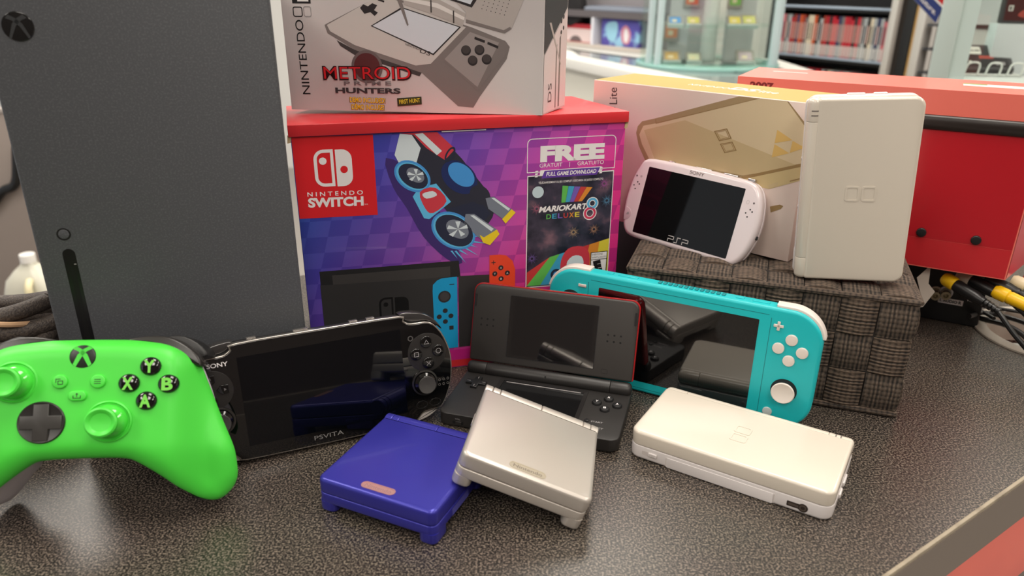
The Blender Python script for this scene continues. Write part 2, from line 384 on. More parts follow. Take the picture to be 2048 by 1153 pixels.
    # sticks
    for x, y in ((-34.8, 20.4), (15.2, -4.0)):
        Z = zl(x, y); m = MB(); m.lathe(x, y, [(12.4, Z - 2), (12.4, Z + .4), (11.6, Z + .9), (10.9, Z + .2), (10.2, Z - 1.5)], 40); rg = m.build('thumbstick_ring', green, t)
        m = MB(); m.lathe(x, y, [(10.3, Z - 2), (9.8, Z + 1.5), (8.2, Z + 4), (6, Z + 5.5), (4.6, Z + 6.5), (4.6, Z + 9)], 40); st = m.build('thumbstick', greeng, t)
        m = MB(); m.lathe(x, y, [(4.8, Z + 8.5), (8.4, Z + 9.8), (8.9, Z + 11.2), (8.6, Z + 12.4), (7.6, Z + 13), (6.4, Z + 12.5), (5.4, Z + 11.6), (2.5, Z + 11.2), (.3, Z + 11.1)], 40); m.build('cap', green, st)
controller()

# ------------------------------------------------------------------ black widescreen handheld (leaning)
def wide_handheld():
    t = thing('handheld_console', 'glossy black wide handheld with two sticks leaning on the black tower', 'handheld', (-207.3, 407.5, 2.9), (79.36, 0.1, 24.1))
    silver = pm('silver rim', (185, 180, 174), .22, metal=.9)
    gl = pm('piano black glass', (7, 8, 10), .035, spec=.8, coat=.6)
    blk = pm('satin black', (34, 34, 35), .4)
    right = [(100, 83), (146, 82.6), (149.5, 78.6), (153, 76.2), (158, 75.6), (168.5, 74.6), (176.5, 66), (181.6, 52.5), (182.5, 41), (181, 29), (177.6, 19), (172, 9.6), (165, 8.4), (158, 7.4), (153.5, 3.2), (148, .8), (100, .2)]
    out = right + [(182 - x, y) for x, y in reversed(right)]
    out = smooth_closed(out, 3)
    stad = rrect(-.3, 182.3, 0, 83, 41.4, 14)
    m = MB(); m.slab(inset(ccw(stad), 1.2), -16, -4.6, 4.5, 1); m.build('back_shell', blk, t)
    m = MB(); m.slab(out, -5, -.3, 1, .6); m.build('rim', silver, t)
    m = MB(); m.slab(inset(ccw(out), 1.0), -1, .25, 0, .25); gp = m.build('front_glass', gl, t)
    m = MB(); m.poly(rrect(36, 146, 10.5, 73, 0), .32); m.build('screen', pm('dark display', (5, 7, 12), .03, coat=.2), gp, smooth=0)
    for s in (0, 1):
        fx = (lambda x: x) if s else (lambda x: 182 - x)
        pts = [(fx(x), y) for x, y in ((147, 83.2), (156, 83.4), (166, 80.5), (174, 74), (178, 67), (172, 72.5), (166, 75.6), (156, 76.4), (151, 78.5))]
        m = MB(); m.slab(smooth_closed(pts, 3), -12, -2.5, 1.5, 1); m.build('shoulder_button', pm('smoky clear plastic', (52, 50, 50), .12, coat=.5), t)
        pts = [(fx(x), y) for x, y in ((150, .3), (158, 1), (165, 3.5), (171.5, 8.4), (165, 7), (158, 5.8))]
        m = MB(); m.slab(smooth_closed(pts, 3), -9, -3.2, 1, 1); m.build('corner_guard', pm('white corner plastic', (205, 198, 192), .3), t)
    # top edge controls
    for x0, x1 in ((44, 50), (74, 84), (112, 118), (124, 130)):
        m = MB(); m.box(x0, x1, 82, 83.8, -8, -4, .4); m.build('top_button', pm('top silver', (150, 146, 142), .25, metal=.7), t)
    m = MB(); m.disc(164.3, 52.7, 14.4, .2, .45, .1, 40); pl = m.build('button_plate', pm('plate dark', (42, 40, 39), .3), t)
    m = MB(); m.disc(18, 53.5, 13.6, .2, .45, .1, 40); m.build('pad_plate', pm('plate dark', (42, 40, 39), .3), t)
    sym = INKGREY
    for k, x, y in (('t', 164.2, 60.7), ('s', 156, 52.7), ('c', 172.6, 52.8), ('x', 164.5, 44.7)):
        m = MB(); m.disc(x, y, 4.4, .3, 1.5, .5); b = m.build('face_button', BLACKG, t)
        m = MB(); z = 1.55
        if k == 't': o_ = [(x + 2.2 * math.cos(R(a)), y - .3 + 2.2 * math.sin(R(a))) for a in (90, 210, 330)]; m.ring(o_, [(x + (a - x) * .72, y - .3 + (b_ - y + .3) * .72) for a, b_ in o_], z - .01, z)
        if k == 's': m.ring(rrect(x - 1.7, x + 1.7, y - 1.7, y + 1.7, 0), rrect(x - 1.3, x + 1.3, y - 1.3, y + 1.3, 0), z - .01, z)
        if k == 'c': m.ring(circle(x, y, 2), circle(x, y, 1.6), z - .01, z)
        if k == 'x':
            for q in (1, -1): m.poly([(x - 1.7 + .25, y - 1.7 * q), (x + 1.7, y + 1.7 * q - .25 * q), (x + 1.7 - .25, y + 1.7 * q), (x - 1.7, y - 1.7 * q + .25 * q)], z)
        m.build('symbol', sym, b, smooth=0)
    for dx, dy, a in ((0, 7.4, 0), (7.4, 0, -90), (0, -7.4, 180), (-7.4, 0, 90)):
        m = MB(); m.M = Matrix.Translation((18 + dx, 53.5 + dy, 0)) @ Matrix.Rotation(R(a), 4, 'Z')
        m.slab([(-3, -1.5), (0, -4.4), (3, -1.5), (3, 3.2), (-3, 3.2)], .3, 1.4, 0, .4); b = m.build('direction_button', BLACKG, t)
        m = MB(); m.M = Matrix.Translation((18 + dx, 53.5 + dy, 0)) @ Matrix.Rotation(R(a), 4, 'Z'); m.ring([(-.8, .4), (.8, .4), (0, 1.9)], [(-.4, .6), (.4, .6), (0, 1.4)], 1.44, 1.45); m.build('symbol', sym, b, smooth=0)
    for x, y in ((160.6, 30.3), (20.6, 32)):
        m = MB(); m.ring(circle(x, y, 9.6, 36), circle(x, y, 8.4, 36), .2, .9); rg = m.build('stick_ring', pm('dark chrome', (90, 88, 86), .15, metal=.8), t)
        m = MB(); m.lathe(x, y, [(8, .1), (7.6, 1.5), (5.6, 2.4), (5.4, 5.6)], 36); st = m.build('thumbstick', BLACKG, t)
        m = MB(); m.lathe(x, y, [(5.5, 5.5), (6.4, 6), (6.2, 7.2), (5, 7), (.3, 6.6)], 36); m.build('cap', pm('stick grey', (66, 64, 62), .5), st)
    for x, y in ((157, 13.9), (167.2, 14), (21.4, 16.3)):
        m = MB(); m.ring(circle(x, y, 4.3, 28, 2.9), circle(x, y, 3.9, 28, 2.5), .2, .4); m.build('small_button', pm('dark chrome', (90, 88, 86), .15, metal=.8), t)
    m = MB(); m.ring(circle(153, 65, 2, 24), circle(153, 65, 1.3, 24), .2, .5); m.build('camera_ring', pm('dark grey print', (84, 82, 80), .4), t)
    m = MB()
    for i in range(3):
        for j in range(2): m.ring(circle(171.5 + i * 3.2 + j * .3, 26.6 + j * 3.6, 1.0, 12), circle(171.5 + i * 3.2 + j * .3, 26.6 + j * 3.6, .6, 12), .25, .4)
    m.build('speaker_holes', pm('dark grey print', (84, 82, 80), .4), t)
    text('SONY', INKW, t, (17.4, 68.8), (30.4, 68.8), 3.0, .35, bold=.02)
    text('PSVITA', pm('grey print', (120, 118, 116), .4), t, (78.4, 4.6), (98.6, 4.8), 3.3, .35)
wide_handheld()

# ------------------------------------------------------------------ small square clamshells
def clamshell(label, pos, rot, body_c, metal, badge_c, badge_ink, group):
    t = thing('clamshell_console', label, 'handheld', pos, rot, group)
    nm = label.split()[0]
    bm_ = pm(nm + ' metallic paint', body_c, .36 if metal > .5 else .33, metal=metal, coat=.12, bump=(1800, .03))
    W, D = 82, 84.6
    m = MB(); m.slab(rrect(0, W, 0, 76, (5, 5, 2, 2), 5), 14.1, 24.2, .8, 2.6, 4); m.build('lid', bm_, t)
    m = MB(); m.slab(rrect(0, W, 0, D - 4, 5, 5), 6.5, 13.5, 1.2, .7); m.build('base', bm_, t)
    m = MB(); m.slab(rrect(3, W - 3, 3, D - 10, 4, 4), 13, 14.4); m.build('gasket', pm('dark gap', (24, 24, 30), .6), t)
    for x0, x1, y0, y1 in ((0, 12, 0, 16), (W - 12, W, 0, 16), (0, 14, 56, D - 4), (W - 14, W, 56, D - 4)):
        m = MB(); m.slab(rrect(x0, x1, y0, y1, 4, 4), 0, 7.6, 1.8, 0); m.build('foot', bm_, t)
    m = MB(); m.slab(rrect(13, W - 13, 7, 58, 3, 4), 3.4, 7, 1.5, 0); m.build('battery_cover', bm_, t)
    for x0, x1 in ((0, 5.4), (5.7, 10.8), (11.1, 40.8), (41.1, 70.9), (71.2, 76.3), (76.6, W)):
        m = MB(); m.M = Matrix.Translation((0, 78.4, 18.2)) @ Matrix.Rotation(R(90), 4, 'Y')
        n = 20; r = 6.2 if 8 < x0 < 70 else 6.0
        m.loft([[(q * math.cos(2 * math.pi * i / n), q * math.sin(2 * math.pi * i / n), z) for i in range(n)] for q, z in ((r - .5, x0), (r, x0 + .5), (r, x1 - .5), (r - .5, x1))]); m.build('hinge_segment', bm_, t)
    for x0, x1 in ((1, 17), (W - 17, W - 1)):
        m = MB(); m.slab(rrect(x0, x1, 77, D, 2.5, 4), 7.5, 12.2, .8, .8); m.build('shoulder_button', pm(nm + ' shoulder', tuple(int(c * .8) for c in body_c), .35, metal=metal), t)
    m = MB(); m.slab(rrect(29.2, 51.6, 3.8, 9.0, 2.6, 7), 23.9, 24.32); bd = m.build('badge', pm(nm + ' badge', badge_c, .35, metal=.5), t)
    m = MB(); m.ring(rrect(28.8, 52, 3.4, 9.4, 3.0, 7), rrect(29.5, 51.3, 4.1, 8.7, 2.3, 7), 24.1, 24.5); m.build('badge_rim', pm(nm + ' badge rim', tuple(min(255, int(c * 1.05)) for c in badge_c), .3, metal=.6), bd)
    text('Nintendo', pm(nm + ' badge ink', badge_ink, .45), bd, (31.4, 5.0), (49.6, 5.0), 2.9, 24.36, bold=.015)
    M = Matrix.Translation((W + .08, 30, 9.8)) @ Matrix.Rotation(R(90), 4, 'Z') @ Matrix.Rotation(R(90), 4, 'X')
    decal(rrect(-9, 12, -2.6, 2.6, 0), pm(nm + ' side sticker', tuple(int(c * .8 + 40) for c in body_c), .5), t, .05, 'side_sticker', M)
    m = MB(); m.box(-.5, 1.2, 50, 62, 8.4, 11.2, .5); m.build('power_slider', bm_, t)
    return t
clamshell('blue square clamshell handheld closed flat on the counter', (-118.03, 376.47, 0), (0, 0, -23.74), (54, 53, 158), .35, (196, 152, 150), (150, 112, 116), 'square clamshell handhelds')
clamshell('silver square clamshell handheld tilted on top of the blue one', (-36.2, 369.6, 26.2), (-0.1, 18.8, -8.6), (205, 198, 190), .55, (196, 188, 170), (120, 110, 98), 'square clamshell handhelds')

# ------------------------------------------------------------------ slim dual-screen handhelds
def hinge(t, mat, x_ends=(0, 16.5, 116.5, 133), cy=68.2, cz=15.6, r=5.6, led=None):
    n = 22
    for i, (x0, x1) in enumerate(zip(x_ends, x_ends[1:])):
        m = MB(); m.M = Matrix.Translation((0, cy, cz)) @ Matrix.Rotation(R(90), 4, 'Y')
        e0 = 3.6 if i == 0 else .35; e1 = 3.6 if i == 2 else .35
        rings = []
        for k in range(5): a = R(90 * k / 4); rings.append((r - e0 * (1 - math.sin(a)), x0 + .1 + e0 * (1 - math.cos(a))))
        for k in range(5): a = R(90 * k / 4); rings.append((r - e1 * (1 - math.cos(a)), x1 - .1 - e1 * (1 - math.sin(a))))
        m.loft([[(q * math.cos(2 * math.pi * j / n), q * math.sin(2 * math.pi * j / n), z) for j in range(n)] for q, z in rings])
        o = m.build('hinge_segment', mat, t)
        if i == 2 and led:
            for xx in led:
                q = MB(); q.M = Matrix.Translation((0, cy, cz)) @ Matrix.Rotation(R(90), 4, 'Y')
                q.loft([[((r + .06) * math.cos(R(a)), (r + .06) * math.sin(R(a)), z) for a in range(150, 251, 10)] + [((r - .3) * math.cos(R(a)), (r - .3) * math.sin(R(a)), z) for a in range(250, 149, -10)] for z in (xx - .45, xx + .45)])
                q.build('status_light', pm('slit grey', (120, 112, 106), .5), o)
def slim_closed(label, pos, rot, group, M4=None):
    t = thing('dual_screen_handheld', label, 'handheld', pos, rot, group)
    if M4: t.matrix_world = M4
    wh = pm('white gloss shell', (214, 205, 191), .2, coat=.35)
    wh2 = pm('white satin base', (222, 216, 214), .28, coat=.2)
    m = MB(); m.slab(rrect(0, 133, 0, 73.9, 7.5, 7), 0, 10.6, 2.4, .6, 4); b = m.build('base', wh2, t)
    m = MB(); m.slab(rrect(.2, 132.8, 0, 67.4, (7, 7, 2.6, 2.6), 7), 11.0, 21.4, .6, 2.2, 5); l = m.build('lid', wh, t)
    m = MB(); m.slab(rrect(2, 131, 2, 70, 5, 5), 10.4, 11.2); m.build('gasket', pm('seam grey', (150, 138, 118), .7), t)
    m = MB(); m.box(4, 129, 63.5, 70, 11, 19.9); m.build('hinge_bed', wh, t)
    hinge(t, wh, led=(121, 124.2))
    lm = wh
    for y0 in (24.2, 35.0):
        m = MB(); m.ring(rrect(60.6, 71.6, y0, y0 + 9.4, 1.8, 5), rrect(61.8, 70.4, y0 + 1.2, y0 + 8.2, .9, 5), 21.2, 21.75); m.build('embossed_square', lm, l)
    # front edge: slider, slot cover, jack
    gm = pm('slider recess', (206, 198, 194), .5)
    FM = Matrix.Rotation(R(90), 4, 'X')
    m = MB(); m.M = FM; m.slab(rrect(10, 21, 4.6, 7.6, .6, 3), -.1, .08); m.build('slider_recess', gm, b)
    m = MB(); m.M = FM; m.slab(rrect(14.6, 20.6, 4.8, 7.6, .7, 3), 0, .9, 0, .3); m.build('volume_slider', wh2, t)
    m = MB(); m.M = FM
    for k in (16, 17.4, 18.8): m.box(k, k + .6, 5.2, 7.2, .8, 1.15)
    m.build('slider_ridges', gm, t)
    m = MB(); m.M = FM; m.slab(rrect(27.6, 98.2, .6, 8.2, .8, 3), -.2, .28, 0, .2); m.build('slot_cover', wh2, t)
    m = MB(); m.M = FM
    for k in (27, 98.4): m.slab(rrect(k, k + .6, 1.2, 8, 0), 0, .12)
    m.build('slot_seam', gm, t)
    m = MB(); m.M = FM; m.slab(rrect(106.6, 115.6, 3.2, 6.8, .5, 3), .01, .1); m.slab(circle(116.4, 4.8, 3.0, 20), .01, .11); j = m.build('headphone_jack', pm('jack dark', (50, 40, 34), .5), t)
    m = MB(); m.M = FM; m.ring(circle(116.4, 4.8, 2.1, 20), circle(116.4, 4.8, 1.3, 20), .1, .5); m.slab(rrect(107.6, 113.6, 4.3, 5.6, 0), .1, .3); m.build('jack_contact', pm('jack metal', (110, 100, 92), .3, metal=.7), j)
    for y0, y1 in ((22, 31), (36, 48)):
        m = MB(); m.box(132, 134.2, y0, y1, 4.2, 7.6, .9); m.build('side_button', wh2, t)
    for x0, x1 in ((2, 22), (111, 131)):
        m = MB(); m.slab(rrect(x0, x1, 66, 74.4, 3, 4), 5.4, 9.8, .6, .6); m.build('shoulder_button', wh2, t)
    for k in (52, 88):
        m = MB(); m.M = Matrix.Translation((k, 73.9, 6)) @ Matrix.Rotation(R(-90), 4, 'X'); m.disc(0, 0, 1.4, 0, .3, .1, 14); m.build('screw', gm, t)
    return t
slim_closed('white dual-screen handheld lying closed flat beside the turquoise console', (81.59, 436.87, 0), (0, 0, -31.69), 'white dual-screen handhelds')
_Rf = Matrix.Rotation(R(-16.12), 4, 'Z') @ Matrix.Rotation(R(-4.02), 4, 'Y') @ Matrix.Rotation(R(90.11), 4, 'X')
_M = Matrix.Translation((0.21186, 0.52519, 0.09782)) @ _Rf @ Matrix.Translation((0.0739, 0, -0.0215)) @ Matrix.Rotation(R(90), 4, 'Z')
slim_closed('white dual-screen handheld standing upright on end on the woven box', (0, 0, 0), (0, 0, 0), 'white dual-screen handhelds', _M)

def slim_open():
    t = thing('dual_screen_handheld', 'open black dual-screen handheld with red outer lid', 'handheld', (-53.78, 473.2, 0), (0, 0, -16))
    bk = pm('soft black plastic', (40, 38, 37), .42, bump=(2600, .05)); bk2 = pm('inner black plastic', (52, 49, 47), .45, bump=(2600, .05))
    scr = pm('dark lcd', (10, 11, 14), .04, spec=1.0, coat=1.0); red = pm('crimson shell', (170, 26, 30), .2, coat=.5)
    m = MB(); m.slab(rrect(0, 133, 0, 73.9, 7, 7), 0, 11, 2.4, .8, 4); b = m.build('base', bk, t)
    hinge(t, bk, cy=68, cz=13.6, r=5.4)
    m = MB(); m.box(65.2, 65.8, 63.0, 63.3, 15, 17.6); m.build('microphone_slot', INKK, t)
    # touch screen
    m = MB(); m.ring(rrect(30.4, 101, 10.5, 61.6, 1.5, 4), rrect(33.4, 98, 13.5, 58, .6, 4), 10.8, 11.6); m.build('screen_frame', pm('frame black', (34, 32, 32), .3), t)
    m = MB(); m.poly(rrect(33.2, 98.2, 13.2, 58.2, 0), 11.1); m.build('touch_screen', scr, t, smooth=0)
    m = MB(); m.box(36, 95.6, 56.0, 56.8, 11.1, 11.4); m.build('frame_line', INKGREY, t)
    # d-pad
    m = MB(); m.slab([(14 + x, 47.4 + y) for x, y in ((-2.6, 2.6), (-8, 2.6), (-8, -2.6), (-2.6, -2.6), (-2.6, -8), (2.6, -8), (2.6, -2.6), (8, -2.6), (8, 2.6), (2.6, 2.6), (2.6, 8), (-2.6, 8))], 10.9, 12.9, 0, .5); dp = m.build('directional_pad', BLACKP, t)
    m = MB()
    for x, y, w, h in ((-6, 0, 1.3, .22), (6, 0, 1.3, .22), (0, 6, .22, 1.3), (0, -6, .22, 1.3)): m.poly(rrect(14 + x - w, 14 + x + w, 47.4 + y - h, 47.4 + y + h, 0), 12.95)
    m.build('pad_marks', INKGREY, dp, smooth=0)
    for ch, x, y in (('X', 117.7, 53), ('Y', 109.9, 45.6), ('A', 125.2, 45.4), ('B', 117.1, 37.8)):
        m = MB(); m.lathe(x, y, [(3.7, 10.6), (3.7, 12), (3.2, 12.8), (2, 13.1), (.3, 13.2)], 24); o = m.build('face_button', BLACKP, t)
        text(ch, INKW, o, (x - 1.1, y - 1.2), (x + 1.1, y - 1.2), 2.4, 13.25, bold=.02)
    for w, y in (('START', 20), ('SELECT', 12.4)):
        m = MB(); m.disc(107.2, y, 1.7, 10.8, 11.9, .4, 18); m.build('small_button', BLACKP, t)
        text(w, INKGREY, t, (110.2, y - 1), (110.2 + 1.7 * len(w), y - 1), 1.9, 11.1, bold=.02)
    FM = Matrix.Rotation(R(90), 4, 'X')
    m = MB(); m.M = FM; m.slab(rrect(11.5, 20, 3.0, 5.4, .5, 3), 0, .1); m.build('slider_recess', pm('vent black', (8, 8, 8), .8), t)
    m = MB(); m.M = FM; m.slab(rrect(14, 18.6, 3.0, 5.6, .5, 3), 0, .9, 0, .2); m.build('volume_slider', bk, t)
    text('VOL', INKGREY, t, (13.6, 6.6), (17.6, 6.6), 1.4, .06, M=FM)
    for x0, x1 in ((3, 22), (111, 130)):
        m = MB(); m.slab(rrect(x0, x1, 66, 74.4, 3, 4), 4.6, 9, .6, .6); m.build('shoulder_button', BLACKP, t)
    # lid, turned up about the hinge
    LM = Matrix.Translation((0, 67, 14)) @ Matrix.Rotation(R(74), 4, 'X')
    def lid(mb): mb.M = LM; return mb
    m = lid(MB()); m.slab(rrect(0, 133, 6, 69, (1.5, 1.5, 7, 7), 7), -9, -2.6, 2.4, .2, 4); l = m.build('lid_shell', red, t)
    m = lid(MB()); m.slab(rrect(.9, 132.1, 6, 68.2, (1.5, 1.5, 6.4, 6.4), 7), -3.2, 0, 0, 1.3, 3); li = m.build('lid_inner', bk2, t)
    m = lid(MB()); m.ring(rrect(31, 102, 12, 62, 1, 4), rrect(31.5, 101.5, 12.5, 61.5, .6, 4), -.02, .1); m.build('window_edge', INKK, li)
    m = lid(MB()); m.poly(rrect(31.5, 101.5, 12.5, 61.5, .6, 4), .05); w = m.build('screen_window', pm('lcd window', (20, 20, 21), .05, spec=1.0, coat=1.0), li, smooth=0)
    m = lid(MB()); m.poly(rrect(34.6, 98.6, 14.6, 60.2, 0), .09); m.build('screen', scr, w, smooth=0)
    for cx in (13.5, 115.5):
        m = lid(MB())
        for i in range(3):
            for j in range(2): m.poly(circle(cx + (i - 1) * 5, 38 + (j - .5) * 5, .8, 12), .06)
        m.build('speaker_holes', pm('vent black', (8, 8, 8), .8), li, smooth=0)
    for x0 in (1.6, 129.6):
        m = lid(MB()); m.slab(rrect(x0, x0 + 1.8, 50, 60, .5, 3), -1, .4); m.build('bumper_pad', INKK, li)
    for x0 in (17, 108):
        m = lid(MB()); m.ring(rrect(x0, x0 + 5, 10, 13.5, .8, 3), rrect(x0 + .3, x0 + 4.7, 10.3, 13.2, .6, 3), 0, .08); m.build('screw_cover', bk, li)
slim_open()

# ------------------------------------------------------------------ turquoise handheld
def turquoise():
    t = thing('handheld_console', 'turquoise wide handheld with white buttons leaning on the woven box', 'handheld', (28.76, 559.69, 0.8), (88.37, 0, -27.57))
    tq = pm('turquoise plastic', (24, 186, 192), .4, bump=(2600, .04)); tq2 = pm('turquoise seam', (10, 130, 136), .5)
    wh = pm('off white buttons', (226, 216, 208), .4)
    W, H, r = 209.4, 92.3, 23
    m = MB(); m.slab(rrect(0, W, 0, H, r, 12), -13.9, 0, 3.2, 2.6, 5); b = m.build('body', tq, t)
    m = MB()
    for x in (34.2, 173.4): m.slab(rrect(x - .25, x + .25, 5.5, 84.6, 0), -.1, .06)
    m.slab(rrect(36, 171.6, 86.2, 86.7, 0), -.1, .06); m.slab(rrect(36, 171.6, 3.4, 3.9, 0), -.1, .06)
    m.build('panel_seam', tq2, b)
    m = MB(); m.slab(rrect(43, 165.4, 9.4, 81.5, .8, 3), -.2, .15); sp = m.build('screen', pm('black glass display', (9, 9, 10), .03, spec=1.0, coat=1.0), t)
    for s in (0, 1):
        cx = r if not s else W - r; cy = H - r; a0, a1 = ((92, 168) if not s else (88, 12))
        arc = [R(a0 + (a1 - a0) * i / 16) for i in range(17)]
        pts = [(cx + (r + 1.9) * math.cos(a), cy + (r + 1.9) * math.sin(a)) for a in arc] + [(cx + (r - 2.6) * math.cos(a), cy + (r - 2.6) * math.sin(a)) for a in reversed(arc)]
        xs_ = (cx + 11, cx + 1) if not s else (cx - 11, cx - 1)
        pts = [(xs_[0], H + 1.7)] + pts + [(xs_[0], H - 2)]
        m = MB(); m.slab(pts, -12, -2.4, .8, .8); m.build('shoulder_button', wh, t)
    m = MB(); m.box(178.9 - 3.4, 178.9 + 3.4, 78.6, 80.6, 0, 1.1, .3); m.box(177.9, 179.9, 76.2, 83, 0, 1.1, .3); m.build('plus_button', wh, t)
    m = MB(); m.box(26, 32.6, 79.6, 81.8, 0, 1.1, .3); m.build('minus_button', wh, t)
    for x, y in ((189, 70.8), (181, 62.8), (197.2, 62.7), (189.2, 54.7), (20, 46.5), (12.2, 38.6), (27.8, 38.6), (20, 30.7)):
        m = MB(); m.disc(x, y, 4.15, -.5, 1.5, .5, 26); m.build('round_button', wh, t)
    for x, y in ((189.2, 30.6), (20, 66)):
        m = MB(); m.disc(x, y, 9.2, -.3, .06, 0, 36); rg = m.build('stick_well', pm('well dark', (16, 30, 34), .5), t)
        m = MB(); m.lathe(x, y, [(6, .1), (6, 3), (7.9, 3.6), (8.2, 4.6), (7.6, 5.3), (6.6, 5.1), (5.8, 4.7), (.3, 4.5)], 36); m.build('thumbstick', wh, t)
    m = MB(); m.disc(180.4, 11.2, 3.4, -.3, 1.0, .4); m.build('home_button', pm('home grey', (190, 196, 196), .4), t)
    UP = Matrix.Translation((0, H, 0)) @ Matrix.Rotation(R(-90), 4, 'X')
    for i in range(13):
        m = MB(); m.M = UP; m.box(88 + i * 4.0, 90.6 + i * 4.0, 4.5, 9.5, -.5, .9, .4); m.build('vent_slat', tq2, t)
    for x0, x1 in ((47, 52), (56, 72), (146, 152), (158, 170)):
        m = MB(); m.M = UP; m.box(x0, x1, 5, 9, -.5, .6, .4); m.build('top_button', tq, t)
turquoise()

# ------------------------------------------------------------------ woven box
def woven_box():
    t = thing('woven_box', 'brown woven strap storage box turned upside down on the counter', 'box', (90, 552.5, 0), (0, 0, -18.3))
    W, D, H = 212.0, 140.0, 97.4
    def strap_mat(name, axis, c1, c2):
        m = bpy.data.materials.new(name); m.use_nodes = True; nt = m.node_tree; p = nt.nodes['Principled BSDF']; p.inputs['Roughness'].default_value = .85
        tc = nt.nodes.new('ShaderNodeTexCoord'); mp = nt.nodes.new('ShaderNodeMapping'); nt.links.new(tc.outputs['Object'], mp.inputs['Vector'])
        v = nt.nodes.new('ShaderNodeTexVoronoi'); v.inputs['Scale'].default_value = 430; v.inputs['Randomness'].default_value = .18
        mp.inputs['Scale'].default_value = (1.0, .62, 1) if axis else (.62, 1.0, 1)
        wv = nt.nodes.new('ShaderNodeTexWave'); wv.bands_direction = 'X' if axis else 'Y'; wv.inputs['Scale'].default_value = 105; wv.inputs['Distortion'].default_value = 1.6; wv.inputs['Detail'].default_value = 1
        nt.links.new(mp.outputs[0], v.inputs['Vector']); nt.links.new(tc.outputs['Object'], wv.inputs['Vector'])
        ma = nt.nodes.new('ShaderNodeMath'); ma.operation = 'MULTIPLY_ADD'; nt.links.new(wv.outputs['Fac'], ma.inputs[0]); ma.inputs[1].default_value = .42
        mb_ = nt.nodes.new('ShaderNodeMath'); mb_.operation = 'MULTIPLY'; mb_.inputs[1].default_value = -.8; nt.links.new(v.outputs['Distance'], mb_.inputs[0]); nt.links.new(mb_.outputs[0], ma.inputs[2])
        rp = nt.nodes.new('ShaderNodeValToRGB'); rp.color_ramp.elements[0].position = -0.0; rp.color_ramp.elements[1].position = .42
        ad = nt.nodes.new('ShaderNodeMath'); ad.operation = 'ADD'; ad.inputs[1].default_value = .5; nt.links.new(ma.outputs[0], ad.inputs[0]); nt.links.new(ad.outputs[0], rp.inputs['Fac'])
        rp.color_ramp.elements[1].position = .8
        rp.color_ramp.elements[0].color = lin(c2); rp.color_ramp.elements[1].color = lin(c1); nt.links.new(rp.outputs[0], p.inputs['Base Color'])
        bm = nt.nodes.new('ShaderNodeBump'); bm.inputs['Strength'].default_value = .9; bm.inputs['Distance'].default_value = .0012; nt.links.new(ma.outputs[0], bm.inputs['Height']); nt.links.new(bm.outputs[0], p.inputs['Normal'])
        return m
    mats = [strap_mat('woven strap across', 0, (120, 102, 87), (27, 22, 20)), strap_mat('woven strap along', 1, (108, 93, 80), (25, 21, 19))]
    m = MB(); m.box(2.2, W - 2.2, 2.2, D - 2.2, .2, H - 2, 2); m.build('core', pm('dark lining', (34, 29, 26), .9), t)
    def cellmesh(w, h, along):
        mb = MB(); n = 4; hw, hh = w / 2 - .45, h / 2 - .45; v = []; f = []
        for i in range(n + 1):
            for j in range(n + 1):
                x = -hw + 2 * hw * i / n; y = -hh + 2 * hh * j / n
                k = (y / hh) if along == 0 else (x / hw); e = (x / hw) if along == 0 else (y / hh)
                z = 2.6 * (1 - e * e * .95) + .5 * (1 - k ** 6)
                v.append((x, y, z))
        for i in range(n):
            for j in range(n):
                a = i * (n + 1) + j; f.append((a, a + n + 1, a + n + 2, a + 1))
        rim = [i * (n + 1) for i in range(n + 1)] + [n * (n + 1) + j for j in range(1, n + 1)] + [i * (n + 1) + n for i in range(n - 1, -1, -1)] + [j for j in range(n - 1, 0, -1)]
        o = len(v); v += [(v[i][0], v[i][1], -1.4) for i in rim]; L = len(rim)
        for k in range(L): f.append((rim[k], o + k, o + (k + 1) % L, rim[(k + 1) % L]))
        mb.add(v, f); ob = mb.build('woven_strap', mats[along], t, smooth=50); return ob
    def face(M, w, h, nx, ny, par):
        cw, chh = w / nx, h / ny; proto = {}
        for i in range(nx):
            for j in range(ny):
                a = (i + j + par) % 2
                if a not in proto: proto[a] = o = cellmesh(cw, chh, a)
                else: o = proto[a].copy(); COL.objects.link(o); o.parent = t
                q = M @ Matrix.Translation(((i + .5) * cw, (j + .5) * chh, random.uniform(-.25, .25))) @ Matrix.Rotation(R(random.uniform(-1.2, 1.2)), 4, 'Z')
                q.translation = q.translation * MM; o.matrix_local = q
    RX = Matrix.Rotation(R(90), 4, 'X')
    face(Matrix.Translation((1, 2.2, 5)) @ RX, W - 2, H - 9, 8, 3, 0)                         # front
    face(Matrix.Translation((1, 3, H - 2.2)), W - 2, D - 4, 8, 5, 1)                             # top
    face(Matrix.Translation((W - 2.2, 1, 5)) @ Matrix.Rotation(R(90), 4, 'Z') @ RX, D - 2, H - 9, 5, 3, 1)
    face(Matrix.Translation((2.2, D - 1, 5)) @ Matrix.Rotation(R(-90), 4, 'Z') @ RX, D - 2, H - 9, 5, 3, 0)
    for z, nm in ((2.6, 'lower_hem'), (H - 3, 'upper_hem')):
        pth = [(2, 1.6, z), (W - 2, 1.6, z), (W - 1.6, 2, z), (W - 1.6, D - 2, z), (W - 2, D - 1.6, z), (2, D - 1.6, z), (1.6, D - 2, z), (1.6, 2, z), (2, 1.6, z)]
        m = MB(); m.tube(pth, 2.3, 8); m.build(nm, mats[0], t)
woven_box()

